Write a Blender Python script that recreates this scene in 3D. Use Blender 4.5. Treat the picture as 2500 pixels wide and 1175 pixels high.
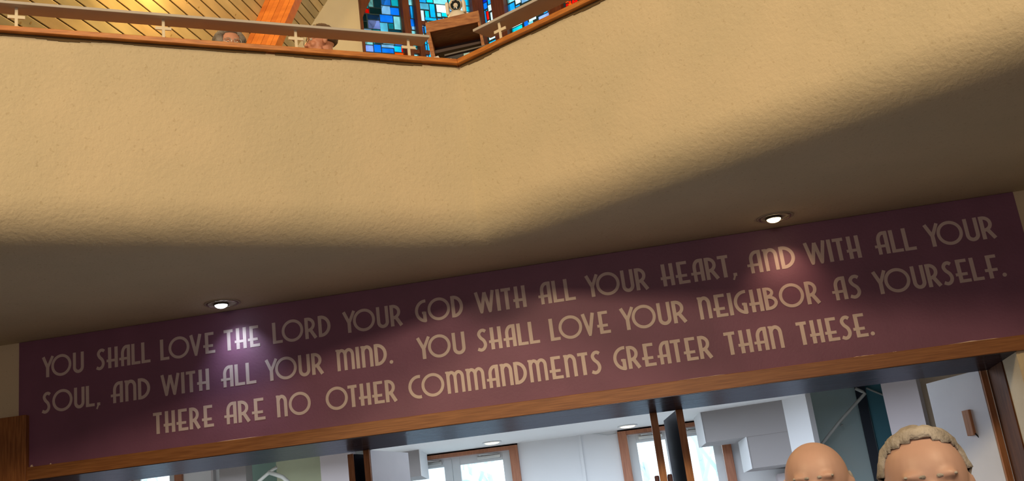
import bpy, bmesh, math, random
from mathutils import Vector, Matrix, noise
random.seed(7)
D = bpy.data
for o in list(D.objects): D.objects.remove(o)
col = bpy.context.scene.collection
sc = bpy.context.scene

# ------------------------------------------------------------------ camera
FPX = 3000.0; PPX, PPY = 1040.15, 373.06
YAW, PIT, ROL = -0.179705823, 0.336627094, -0.108724148
CAM = Vector((4.9927, -8.7665, 1.6))
Fv = Vector((math.sin(YAW)*math.cos(PIT), math.cos(YAW)*math.cos(PIT), math.sin(PIT)))
_r = Vector((math.cos(YAW), -math.sin(YAW), 0)); _u = _r.cross(Fv)
Rv = _r*math.cos(ROL) + _u*math.sin(ROL)
Uv = -_r*math.sin(ROL) + _u*math.cos(ROL)
cd = D.cameras.new('camera'); cam = D.objects.new('camera', cd); col.objects.link(cam)
cam.matrix_world = Matrix((( Rv.x, Uv.x, -Fv.x, CAM.x), (Rv.y, Uv.y, -Fv.y, CAM.y), (Rv.z, Uv.z, -Fv.z, CAM.z), (0,0,0,1)))
cd.sensor_width = 36; cd.lens = 36*FPX/2500
cd.shift_x = (1250-PPX)/2500; cd.shift_y = -(587.5-PPY)/2500
cd.clip_start = .05; cd.clip_end = 500
sc.camera = cam

# ------------------------------------------------------------------ light and exposure
sc.view_settings.view_transform = 'Standard'; sc.view_settings.look = 'None'
sc.view_settings.exposure = 0.0; sc.view_settings.gamma = 1.0
sc.view_settings.use_curve_mapping = False
w = D.worlds.new('overcast_sky'); sc.world = w; w.use_nodes = True
w.node_tree.nodes['Background'].inputs[0].default_value = (.80, .92, 1.0, 1)
w.node_tree.nodes['Background'].inputs[1].default_value = 2.4

def lamp(name, kind, loc, energy, color, target=None, size=1.0, size_y=None, parent=None, **kw):
    l = D.lights.new(name, kind); l.energy = energy; l.color = color
    if kind == 'AREA':
        l.size = size
        if size_y: l.shape = 'RECTANGLE'; l.size_y = size_y
    else: l.shadow_soft_size = size
    for k, v in kw.items(): setattr(l, k, v)
    o = D.objects.new(name, l); col.objects.link(o); o.location = loc
    if target is not None:
        o.rotation_euler = (Vector(target)-Vector(loc)).to_track_quat('-Z', 'Y').to_euler()
    if parent: o.parent = parent; o.matrix_parent_inverse = parent.matrix_world.inverted()
    return o
WARM = (1.0, .74, .42)
lamp('nave_light_left', 'AREA', (-3.0, -12.0, 8.6), 820, WARM, (2, -1.2, 4.3), 2.2, 1.6)
lamp('nave_light_right', 'AREA', (10.5, -11.0, 8.6), 700, (1.0,.76,.47), (5.5, -1.5, 4.3), 2.2, 1.6)
lamp('nave_light_middle', 'AREA', (4.0, -16.0, 9.2), 350, (1.0,.76,.47), (4, -1, 4), 2.2, 1.6)
lamp('nave_light_low', 'AREA', (4.5, -15.0, 3.2), 175, (1.0,.78,.68), (4, 0, 2.8), 3.0, 1.5)
lamp('balcony_uplight', 'POINT', (1.15, 1.3, 7.75), 170, (1.0, .62, .18), size=.12)
lamp('balcony_light', 'AREA', (4.5, 1.2, 8.4), 130, (1.0, .72, .38), (1.5, 5.0, 8.2), 1.2, 1.2)
lamp('narthex_fill_left', 'AREA', (3.3, 4.6, 3.22), 230, (.74, .86, 1.0), (3.3, 4.6, 0), 3.2, 3.5)  # unseen cool fill added because daylight through the doors is too weak
lamp('narthex_fill_right', 'AREA', (6.2, 3.6, 3.22), 150, (.80, .85, 1.0), (6.2, 3.6, 0), 1.8, 2.5)  # unseen fill added to brighten the right side and its stairwell
lamp('narthex_fill_far_left', 'AREA', (-1.6, 4.4, 3.22), 340, (.85, .90, 1.0), (-1.6, 4.4, 0), 3.0, 3.0)  # unseen fill added to lift the walls on the far left

# ------------------------------------------------------------------ pixel -> point on a plane
def ray(x, y): return Fv*FPX + Rv*(x-PPX) - Uv*(y-PPY)
def hit(x, y, n, P):
    d = ray(x, y); n = Vector(n); return CAM + d*((Vector(P)-CAM).dot(n)/d.dot(n))
def onz(x, y, z): return hit(x, y, (0,0,1), (0,0,z))
def ony(x, y, Y): return hit(x, y, (0,1,0), (0,Y,0))

# ------------------------------------------------------------------ materials
def mat(name, color, rough=.6, metal=0, vary=0, vscale=6, stretch=(1,1,1), bump=0, bscale=40, spec=.5,
        emit=None, estr=0, color2=None, coat=0, bdetail=3):
    m = D.materials.new(name); m.use_nodes = True; nt = m.node_tree; N = nt.nodes; L = nt.links
    b = N['Principled BSDF']
    b.inputs['Base Color'].default_value = (*color, 1); b.inputs['Roughness'].default_value = rough
    b.inputs['Metallic'].default_value = metal; b.inputs['Specular IOR Level'].default_value = spec
    b.inputs['Coat Weight'].default_value = coat
    if emit: b.inputs['Emission Color'].default_value = (*emit, 1); b.inputs['Emission Strength'].default_value = estr
    if vary or color2 or bump:
        tc = N.new('ShaderNodeTexCoord'); mp = N.new('ShaderNodeMapping'); mp.inputs['Scale'].default_value = stretch
        L.new(tc.outputs['Object'], mp.inputs[0])
    if vary or color2:
        n = N.new('ShaderNodeTexNoise'); n.inputs['Scale'].default_value = vscale; n.inputs['Detail'].default_value = 4
        L.new(mp.outputs[0], n.inputs[0])
        cr = N.new('ShaderNodeValToRGB'); L.new(n.outputs['Fac'], cr.inputs[0])
        c2 = color2 or tuple(c*(1-vary) for c in color)
        cr.color_ramp.elements[0].position = .36; cr.color_ramp.elements[1].position = .66
        cr.color_ramp.elements[0].color = (*c2, 1); cr.color_ramp.elements[1].color = (*color, 1)
        L.new(cr.outputs[0], b.inputs['Base Color'])
    if bump:
        n2 = N.new('ShaderNodeTexNoise'); n2.inputs['Scale'].default_value = bscale; n2.inputs['Detail'].default_value = bdetail
        L.new(tc.outputs['Object'], n2.inputs[0])
        bp = N.new('ShaderNodeBump'); bp.inputs['Strength'].default_value = bump; bp.inputs['Distance'].default_value = .01
        L.new(n2.outputs['Fac'], bp.inputs['Height']); L.new(bp.outputs[0], b.inputs['Normal'])
    return m

def stucco_mat():
    m = D.materials.new('beige_stucco'); m.use_nodes = True; nt = m.node_tree; N = nt.nodes; L = nt.links
    b = N['Principled BSDF']; b.inputs['Roughness'].default_value = .9; b.inputs['Specular IOR Level'].default_value = .2
    tc = N.new('ShaderNodeTexCoord')
    big = N.new('ShaderNodeTexNoise'); big.inputs['Scale'].default_value = 1.6; big.inputs['Detail'].default_value = 5
    cr = N.new('ShaderNodeValToRGB'); cr.color_ramp.elements[0].position = .3; cr.color_ramp.elements[1].position = .7
    cr.color_ramp.elements[0].color = (.57, .50, .355, 1); cr.color_ramp.elements[1].color = (.64, .545, .385, 1)
    L.new(tc.outputs['Object'], big.inputs[0]); L.new(big.outputs[0], cr.inputs[0])
    # small dark pinholes in the plaster
    vo = N.new('ShaderNodeTexNoise'); vo.inputs['Scale'].default_value = 42; vo.inputs['Detail'].default_value = 1
    r2 = N.new('ShaderNodeValToRGB'); r2.color_ramp.elements[0].position = .66; r2.color_ramp.elements[1].position = .74
    r2.color_ramp.elements[0].color = (1,1,1,1); r2.color_ramp.elements[1].color = (.89,.87,.84,1)
    L.new(tc.outputs['Object'], vo.inputs[0]); L.new(vo.outputs[0], r2.inputs[0])
    mx = N.new('ShaderNodeMix'); mx.data_type = 'RGBA'; mx.blend_type = 'MULTIPLY'; mx.inputs['Factor'].default_value = 1
    L.new(cr.outputs[0], mx.inputs['A']); L.new(r2.outputs[0], mx.inputs['B']); L.new(mx.outputs['Result'], b.inputs['Base Color'])
    n1 = N.new('ShaderNodeTexNoise'); n1.inputs['Scale'].default_value = 34; n1.inputs['Detail'].default_value = 5; n1.inputs['Roughness'].default_value = .6
    n3 = N.new('ShaderNodeTexNoise'); n3.inputs['Scale'].default_value = 2.3; n3.inputs['Detail'].default_value = 2
    b1 = N.new('ShaderNodeBump'); b1.inputs['Strength'].default_value = .40; b1.inputs['Distance'].default_value = .012
    b2 = N.new('ShaderNodeBump'); b2.inputs['Strength'].default_value = .2; b2.inputs['Distance'].default_value = .06
    L.new(tc.outputs['Object'], n1.inputs[0]); L.new(tc.outputs['Object'], n3.inputs[0])
    L.new(n1.outputs[0], b1.inputs['Height']); L.new(n3.outputs[0], b2.inputs['Height'])
    L.new(b2.outputs[0], b1.inputs['Normal']); L.new(b1.outputs[0], b.inputs['Normal'])
    return m

def glass_mat(name, color, glow=.5):
    m = D.materials.new(name); m.use_nodes = True; nt = m.node_tree; N = nt.nodes; L = nt.links
    N.remove(N['Principled BSDF']); out = N['Material Output']
    tc = N.new('ShaderNodeTexCoord'); n = N.new('ShaderNodeTexNoise'); n.inputs['Scale'].default_value = 7; n.inputs['Detail'].default_value = 3
    cr = N.new('ShaderNodeValToRGB'); cr.color_ramp.elements[0].position = .3; cr.color_ramp.elements[1].position = .7
    cr.color_ramp.elements[0].color = (*[c*.72 for c in color], 1); cr.color_ramp.elements[1].color = (*color, 1)
    L.new(tc.outputs['Object'], n.inputs[0]); L.new(n.outputs[0], cr.inputs[0])
    t = N.new('ShaderNodeBsdfTransparent'); tl = N.new('ShaderNodeBsdfTranslucent'); mx = N.new('ShaderNodeMixShader'); mx.inputs[0].default_value = .3
    gl = N.new('ShaderNodeBsdfGlossy'); gl.inputs['Roughness'].default_value = .15; m2 = N.new('ShaderNodeMixShader'); m2.inputs[0].default_value = .03
    L.new(cr.outputs[0], t.inputs[0]); L.new(cr.outputs[0], tl.inputs[0])
    L.new(t.outputs[0], mx.inputs[1]); L.new(tl.outputs[0], mx.inputs[2])
    L.new(mx.outputs[0], m2.inputs[1]); L.new(gl.outputs[0], m2.inputs[2]); L.new(m2.outputs[0], out.inputs[0])
    return m

def varnish():
    m = D.materials.new('dark_varnished_underside'); m.use_nodes = True; nt = m.node_tree; N = nt.nodes; L = nt.links
    N.remove(N['Principled BSDF']); out = N['Material Output']
    tc = N.new('ShaderNodeTexCoord'); mp = N.new('ShaderNodeMapping'); mp.inputs['Scale'].default_value = (.5, 16, 4); L.new(tc.outputs['Object'], mp.inputs[0])
    n = N.new('ShaderNodeTexNoise'); n.inputs['Scale'].default_value = 4; n.inputs['Detail'].default_value = 5; L.new(mp.outputs[0], n.inputs[0])
    cr = N.new('ShaderNodeValToRGB'); cr.color_ramp.elements[0].color = (.016,.006,.006,1); cr.color_ramp.elements[1].color = (.036,.016,.014,1); L.new(n.outputs[0], cr.inputs[0])
    rr_ = N.new('ShaderNodeMapRange'); rr_.inputs['To Min'].default_value = .16; rr_.inputs['To Max'].default_value = .34; L.new(n.outputs[0], rr_.inputs[0])
    d = N.new('ShaderNodeBsdfDiffuse'); g = N.new('ShaderNodeBsdfGlossy'); L.new(cr.outputs[0], d.inputs[0]); L.new(rr_.outputs[0], g.inputs['Roughness'])
    g.inputs[0].default_value = (.80,.88,1,1)
    x = N.new('ShaderNodeMixShader'); x.inputs[0].default_value = .13; L.new(d.outputs[0], x.inputs[1]); L.new(g.outputs[0], x.inputs[2]); L.new(x.outputs[0], out.inputs[0])
    return m

def clear_glass():
    m = D.materials.new('clear_glass'); m.use_nodes = True; nt = m.node_tree; N = nt.nodes; L = nt.links
    N.remove(N['Principled BSDF']); out = N['Material Output']
    t = N.new('ShaderNodeBsdfTransparent'); t.inputs[0].default_value = (.93,.97,.97,1)
    gl = N.new('ShaderNodeBsdfGlossy'); gl.inputs['Roughness'].default_value = .03; m2 = N.new('ShaderNodeMixShader'); m2.inputs[0].default_value = .05
    L.new(t.outputs[0], m2.inputs[1]); L.new(gl.outputs[0], m2.inputs[2]); L.new(m2.outputs[0], out.inputs[0])
    return m

M = dict(
 stucco=stucco_mat(),
 purple=mat('plum_paint', (.190,.074,.142), .55, vary=.14, vscale=3, bump=.12, bscale=60),
 letter=mat('pale_pink_paint', (.58,.48,.47), .6, vary=.06, vscale=8),
 chip=mat('bare_plaster', (.80,.66,.52), .8),
 orange=mat('orange_varnished_wood', (.60,.23,.045), .38, color2=(.42,.14,.025), vscale=5, stretch=(2,2,18), bump=.05),
 header=mat('brown_varnished_wood', (.30,.125,.04), .4, color2=(.20,.075,.022), vscale=4, stretch=(1.2,6,30), bump=.04),
 casing=mat('reddish_wood_casing', (.33,.13,.035), .6, color2=(.19,.062,.014), vscale=5, stretch=(14,14,1.1), bump=.05),
 dark=varnish(),
 door_edge=mat('mahogany_door_edge', (.52,.25,.12), .6, color2=(.38,.16,.07), vscale=5, stretch=(16,16,1.2)),
 door_dark=mat('dark_blue_door_face', (.020,.022,.038), .75, vary=.3, vscale=3, spec=.08),
 door_white=mat('white_door_laminate', (.72,.74,.80), .45, vary=.06, vscale=2, color2=(.62,.65,.72)),
 reveal=mat('dark_reveal_wood', (.13,.050,.018), .8, color2=(.07,.025,.010), vscale=5, stretch=(14,14,1.1), spec=.15), maroon=mat('maroon_push_plate', (.085,.022,.028), .45),
 rail=mat('cream_rail_paint', (.50,.47,.44), .5, vary=.06, vscale=6),
 cross=mat('cream_cross_paint', (.74,.66,.50), .5),
 plank=[mat('pine_board_%s' % 'abcde'[i], c, .5, color2=tuple(k*.74 for k in c), vscale=2.2, stretch=(3,.35,3), bump=.02) for i, c in enumerate([(.56,.45,.25),(.60,.48,.27),(.52,.45,.28),(.59,.44,.24),(.50,.42,.25)])],
 knotspot=mat('pine_knot', (.36,.24,.09), .6), knot=mat('dark_joint', (.13,.08,.03), .8),
 beam=mat('laminated_fir_beam', (.66,.22,.035), .42, color2=(.52,.15,.02), vscale=3, stretch=(1,1,6)),
 beam2=mat('laminated_fir_beam_darker', (.58,.18,.028), .42, color2=(.45,.12,.016), vscale=3, stretch=(1,1,6)),
 gable=mat('warm_white_wall', (.66,.62,.50), .8, bump=.05, vary=.03),
 mullion=mat('dark_red_mullion_wood', (.16,.045,.018), .5, color2=(.095,.025,.010), vscale=4, stretch=(9,9,1)),
 lead=mat('lead_came', (.010,.05,.085), .6),
 white=mat('white_narthex_paint', (.76,.78,.80), .8, bump=.04),
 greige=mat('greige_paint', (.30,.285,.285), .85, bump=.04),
 greyceil=mat('white_textured_ceiling', (.74,.75,.74), .85, bump=.12, bscale=18),
 teal=mat('blue_green_stair_paint', (.42,.58,.60), .85, color2=(.52,.60,.56), vscale=.6),
 tealdark=mat('deep_teal_paint', (.08,.24,.30), .8),
 navy=mat('navy_stair_post', (.008,.016,.030), .6),
 green=mat('pale_green_paint', (.50,.55,.38), .85, vary=.05),
 mint=mat('mint_green_paint', (.33,.50,.43), .85),
 lilac=mat('lilac_grey_paint', (.56,.52,.54), .85),
 alu=mat('grey_painted_metal', (.62,.66,.68), .4, vary=.03),
 closer=mat('satin_metal', (.50,.50,.48), .35, metal=.7),
 gray=mat('pale_grey_handrail', (.55,.57,.53), .45),
 frame=mat('orange_brown_door_frame', (.42,.17,.085), .45, color2=(.32,.115,.055), vscale=5, stretch=(14,14,1)),
 black=mat('black_plastic', (.012,.012,.016), .35),
 darkmetal=mat('dark_brushed_metal', (.11,.10,.09), .45, metal=.3), blueglint=mat('pale_blue_glint', (.45,.80,.88), .15), blackgl=mat('black_glossy_lens', (.008,.02,.025), .08, coat=1),
 camwhite=mat('white_camera_plastic', (.72,.68,.60), .4),
 console=mat('brown_console_wood', (.42,.18,.055), .45, color2=(.25,.085,.022), vscale=4, stretch=(3,20,20)),
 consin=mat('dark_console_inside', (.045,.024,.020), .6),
 chrome=mat('polished_trim_ring', (.75,.70,.62), .12, metal=1),
 canpaint=mat('downlight_baffle', (.42,.37,.29), .5), can=mat('downlight_can', (.10,.085,.07), .35, metal=.6),
 cool=mat('cool_white_lamp', (1,1,1), .5, emit=(.80,.88,1.0), estr=9),
 warm=mat('warm_white_lamp', (1,1,1), .5, emit=(1.0,.72,.36), estr=9),
 yellowlamp=mat('recessed_lamp_glow', (1,1,1), .5, emit=(1.0,.80,.35), estr=2.2),
 skin=mat('skin', (.60,.30,.21), .5, vary=.10, vscale=9),
 skin3=mat('warm_skin', (.50,.32,.265), .5, vary=.12, vscale=9), skin2=mat('ruddy_skin', (.58,.26,.17), .45, vary=.10, vscale=9),
 hairgrey=mat('grey_hair', (.30,.28,.26), .7, color2=(.10,.085,.075), vscale=14, stretch=(1,.25,1), bump=.6, bscale=70),
 hairbrown=mat('brown_grey_hair', (.16,.10,.065), .7, color2=(.08,.05,.035), vscale=18, bump=.6, bscale=80),
 hairlight=mat('light_grey_hair', (.42,.40,.38), .7, color2=(.26,.24,.22), vscale=18, bump=.6, bscale=80),
 eye=mat('eye_white', (.75,.72,.68), .2), iris=mat('dark_iris', (.03,.02,.015), .15),
 cloth=mat('slate_shirt', (.08,.10,.14), .9), cloth2=mat('burgundy_knit', (.16,.04,.05), .9),
 cloth3=mat('grey_jacket', (.16,.16,.17), .9), cloth4=mat('olive_shirt', (.12,.13,.08), .9), trousers=mat('dark_trousers', (.03,.03,.04), .9),
 shoe=mat('black_leather', (.02,.018,.016), .4), lips=mat('lip_tone', (.45,.17,.14), .5),
 carpet=mat('dark_carpet', (.075,.068,.072), .95, vary=.2, vscale=30, bump=.3, bscale=200),
 tile=mat('grey_tile', (.35,.34,.33), .35, vary=.1), hull=mat('nave_wall_paint', (.34,.33,.33), .9),
 hullroof=mat('nave_roof_wood', (.30,.20,.09), .7), pew=mat('pew_wood', (.26,.11,.04), .4, color2=(.18,.07,.025), vscale=4, stretch=(1,16,16)),
 snow=mat('snow', (.86,.90,.95), .9, bump=.2, bscale=2), bark=mat('frosted_hazy_bark', (.68,.78,.83), .9, vary=.12), twig=mat('frosted_hazy_twigs', (.74,.86,.90), .9),  # bark and twigs also paled to put the outdoor haze into their colour
 blueroof=mat('pale_blue_siding', (.25,.50,.68), .7),
 conc=mat('balcony_concrete', (.40,.37,.33), .9),
 clear=clear_glass(),
)

# ------------------------------------------------------------------ mesh helpers
class MB:
    def __init__(s): s.v = []; s.f = []
    def poly(s, pts, a=None):
        i = len(s.v); s.v += [tuple(p) for p in pts]; s.f.append(tuple(range(i, i+len(pts))))
    def prism(s, pts, ext):
        """closed prism: polygon pts swept by vector ext"""
        n = len(pts); i = len(s.v); ext = Vector(ext)
        s.v += [tuple(Vector(p)) for p in pts] + [tuple(Vector(p)+ext) for p in pts]
        s.f.append(tuple(range(i+n-1, i-1, -1))); s.f.append(tuple(range(i+n, i+2*n)))
        for k in range(n): s.f.append((i+k, i+(k+1) % n, i+n+(k+1) % n, i+n+k))
    def box(s, x0, x1, y0, y1, z0, z1):
        s.prism([(x0,y0,z0),(x1,y0,z0),(x1,y1,z0),(x0,y1,z0)], (0,0,z1-z0))
    def obox(s, c, ax, ay, az):
        c = Vector(c); ax = Vector(ax); ay = Vector(ay); az = Vector(az)
        s.prism([c-ax-ay-az, c+ax-ay-az, c+ax+ay-az, c-ax+ay-az], az*2)
    def bar(s, a, b, w, h, up=(0,0,1)):
        a = Vector(a); b = Vector(b); d = b-a; sd = d.cross(Vector(up)).normalized(); u = sd.cross(d).normalized()
        s.prism([a-sd*w/2-u*h/2, a+sd*w/2-u*h/2, a+sd*w/2+u*h/2, a-sd*w/2+u*h/2], d)
    def tube(s, pts, rad, n=10, closed=True):
        pts = [Vector(p) for p in pts]; rad = rad if isinstance(rad, (list, tuple)) else [rad]*len(pts)
        i0 = len(s.v); prev = None
        for k, p in enumerate(pts):
            d = (pts[min(k+1, len(pts)-1)]-pts[max(k-1, 0)]).normalized()
            if prev is None: prev = d.orthogonal().normalized()
            e1 = (prev - d*prev.dot(d)).normalized(); prev = e1; e2 = d.cross(e1)
            for q in range(n):
                a = 2*math.pi*q/n; s.v.append(tuple(p+(e1*math.cos(a)+e2*math.sin(a))*rad[k]))
        for k in range(len(pts)-1):
            for q in range(n):
                s.f.append((i0+k*n+q, i0+k*n+(q+1) % n, i0+(k+1)*n+(q+1) % n, i0+(k+1)*n+q))
        s.f.append(tuple(range(i0+n-1, i0-1, -1))); s.f.append(tuple(range(i0+(len(pts)-1)*n, i0+len(pts)*n)))
    def ellip(s, c, r, nu=16, nv=10, M3=None):
        c = Vector(c); i0 = len(s.v)
        for j in range(1, nv):
            t = math.pi*j/nv
            for q in range(nu):
                a = 2*math.pi*q/nu; p = Vector((r[0]*math.sin(t)*math.cos(a), r[1]*math.sin(t)*math.sin(a), r[2]*math.cos(t)))
                if M3: p = M3 @ p
                s.v.append(tuple(c+p))
        top = Vector((0,0,r[2])); 
        if M3: top = M3 @ top
        s.v.append(tuple(c+top)); s.v.append(tuple(c-top)); T = len(s.v)-2; B = T+1
        for j in range(nv-2):
            for q in range(nu):
                s.f.append((i0+j*nu+q, i0+(j+1)*nu+q, i0+(j+1)*nu+(q+1) % nu, i0+j*nu+(q+1) % nu))
        for q in range(nu):
            s.f.append((T, i0+q, i0+(q+1) % nu)); s.f.append((B, i0+(nv-2)*nu+(q+1) % nu, i0+(nv-2)*nu+q))
    def lathe(s, prof, c, axis=(0,0,1), n=32, closed=False):
        c = Vector(c); ax = Vector(axis).normalized(); e1 = ax.orthogonal().normalized(); e2 = ax.cross(e1); i0 = len(s.v); m = len(prof)
        for q in range(n):
            a = 2*math.pi*q/n; d = e1*math.cos(a)+e2*math.sin(a)
            for r, h in prof: s.v.append(tuple(c+d*r+ax*h))
        for q in range(n):
            for k in range(m-1+(1 if closed else 0)):
                s.f.append((i0+q*m+k, i0+((q+1) % n)*m+k, i0+((q+1) % n)*m+(k+1) % m, i0+q*m+(k+1) % m))
    def build(s, name, m, parent=None, smooth=False, fix=True):
        me = D.meshes.new(name); me.from_pydata(s.v, [], s.f)
        if fix:
            b = bmesh.new(); b.from_mesh(me); bmesh.ops.recalc_face_normals(b, faces=b.faces); b.to_mesh(me); b.free()
        if smooth:
            for p in me.polygons: p.use_smooth = True
        me.materials.append(m); o = D.objects.new(name, me); col.objects.link(o)
        if parent: o.parent = parent
        return o
def bevel(o, wd=.003, seg=2):
    md = o.modifiers.new('bevel', 'BEVEL'); md.width = wd; md.segments = seg; md.limit_method = 'ANGLE'; return o
def tag(o, label=None, cat=None, group=None, kind=None):
    if label: o['label'] = label
    if cat: o['category'] = cat
    if group: o['group'] = group
    if kind: o['kind'] = kind
    return o
def struct(o, label=None): o['kind'] = 'structure'; (label and o.__setitem__('label', label)); return o
def empty(name, loc=(0,0,0), rz=0):
    o = D.objects.new(name, None); col.objects.link(o); o.location = loc; o.rotation_euler = (0,0,rz); o.empty_display_size = .1; return o
def under(ch, parent):
    """parent keeping the world position of a mesh built in world coordinates"""
    ch.parent = parent; ch.matrix_parent_inverse = Matrix.LocRotScale(parent.location, parent.rotation_euler, None).inverted(); return ch

# ------------------------------------------------------------------ key dimensions
ZS, ZB, ZO = 3.7195, 2.7475, 2.675       # soffit, sign bottom, opening head
ZT = 5.025                               # top of the stucco parapet
SW = 7.4345                              # sign width
A = Vector((3.848, -.802, 0))            # inner corner of the parapet
dL = Vector((-1, -.696, 0)).normalized(); dR = Vector((1, -.618, 0)).normalized()
nL = Vector((-dL.y, dL.x, 0)); nL = nL if nL.y > 0 else -nL
nR = Vector((-dR.y, dR.x, 0)); nR = nR if nR.y > 0 else -nR
LL, LR = 6.0, 6.5
def offpt(k, off):
    """corner (k=0), left end (k<0) or right end (k>0) of the parapet line, moved inwards by off"""
    if k == 0:
        # mitre
        h = (nL+nR).normalized(); return A + h*(off/h.dot(nL))
    if k < 0: return A + dL*(-k) + nL*off
    return A + dR*k + nR*off

# ------------------------------------------------------------------ structure: floor, nave shell
m = MB(); m.box(-9, 17, -24, 0.0, -.2, .1); struct(m.build('floor', M['carpet']))
m = MB(); m.box(-9, 17, 0.0, 8.4, -.2, .12); struct(m.build('floor', M['tile']))
m = MB(); m.box(-9.2, -9, -24, 8.4, -.2, 14); struct(m.build('wall_left', M['hull']))
m = MB(); m.box(17, 17.2, -24, 8.4, -.2, 14); struct(m.build('wall_right', M['hull']))
m = MB(); m.box(-9.2, 17.2, -24.2, -24, -.2, 14); struct(m.build('wall_front', M['hull']))
m = MB(); m.box(-9.2, 17.2, -24.2, 8.6, 14, 14.2); struct(m.build('ceiling_nave', M['hullroof']))

# parapet + curved bottom + soffit, one continuous plaster surface
RC = .29
prof = [(.22, ZT), (0, ZT)]
nz = 10
for i in range(nz+1): prof.append((0, ZT-(ZT-ZS-RC)*(i+1)/(nz+1)))
for i in range(1, 13):
    a = math.pi/2*i/12; prof.append((RC*(1-math.cos(a)), ZS+RC*(1-math.sin(a))))
bmf = MB(); i0 = 0
segL = [-LL*(1-i/16) for i in range(16)]; segR = [LR*i/16 for i in range(1, 17)]
cols = segL+[0]+segR
def rr(k): return 1.0 + (.22*(k/LR) if k > 0 else .06*(-k/LL))
for k in cols:
    for off, z in prof:
        if z < ZS+RC: off *= rr(k)
        p = offpt(k, off); bmf.v.append((p.x, p.y, z))
n = len(prof)
for c in range(len(cols)-1):
    for j in range(n-1): bmf.f.append((c*n+j, (c+1)*n+j, (c+1)*n+j+1, c*n+j+1))
# flat soffit out to the wall
for c in range(len(cols)-1):
    p0 = bmf.v[c*n+n-1]; p1 = bmf.v[(c+1)*n+n-1]; i = len(bmf.v)
    bmf.v += [(p0[0], 0.02, ZS), (p1[0], 0.02, ZS)]
    bmf.f.append((c*n+n-1, (c+1)*n+n-1, i+1, i))
fas = bmf.build('wall_balcony', M['stucco'], smooth=True)
md = fas.modifiers.new('edge', 'EDGE_SPLIT'); md.split_angle = math.radians(55)
struct(fas, 'beige plaster balcony parapet with rounded bottom edge and soffit')
# inner side of the parapet and balcony floor slab
m = MB(); a, b, c = offpt(-LL, .22), offpt(0, .22), offpt(LR, .22)
for p, q in ((a, b), (b, c)): m.prism([(p.x,p.y,4.0),(q.x,q.y,4.0),(q.x,q.y,ZT),(p.x,p.y,ZT)], (0,.01,0))
struct(m.build('wall_parapet_inner', M['stucco']))
a, b, c = offpt(-LL, .02), offpt(0, .02), offpt(LR, .02)
m = MB(); m.prism([(a.x,a.y,4.05),(b.x,b.y,4.05),(c.x,c.y,4.05),(17,c.y,4.05),(17,8.4,4.05),(-9,8.4,4.05),(-9,a.y,4.05)], (0,0,.12))
struct(m.build('floor_balcony', M['conc']))
# plaster wall above / beside the opening
m = MB(); m.box(-9, .04, 0, .8, .1, ZS+.3); m.box(7.19, 17, 0, .8, .1, ZS+.3); m.box(.04, 7.19, 0.0, .8, ZO+.03, ZS+.3)
struct(m.build('wall_back', M['stucco']))

# ------------------------------------------------------------------ lettered header
sign = empty('lettered_header', (SW/2, 0, ZB))
tag(sign, 'long plum-painted header above the doorway lettered with a three-line scripture verse', 'sign')
m = MB(); m.box(0, SW, -.010, -.0005, ZB, ZS-.002)
under(bevel(m.build('painted_panel', M['purple']), .002), sign)

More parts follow.
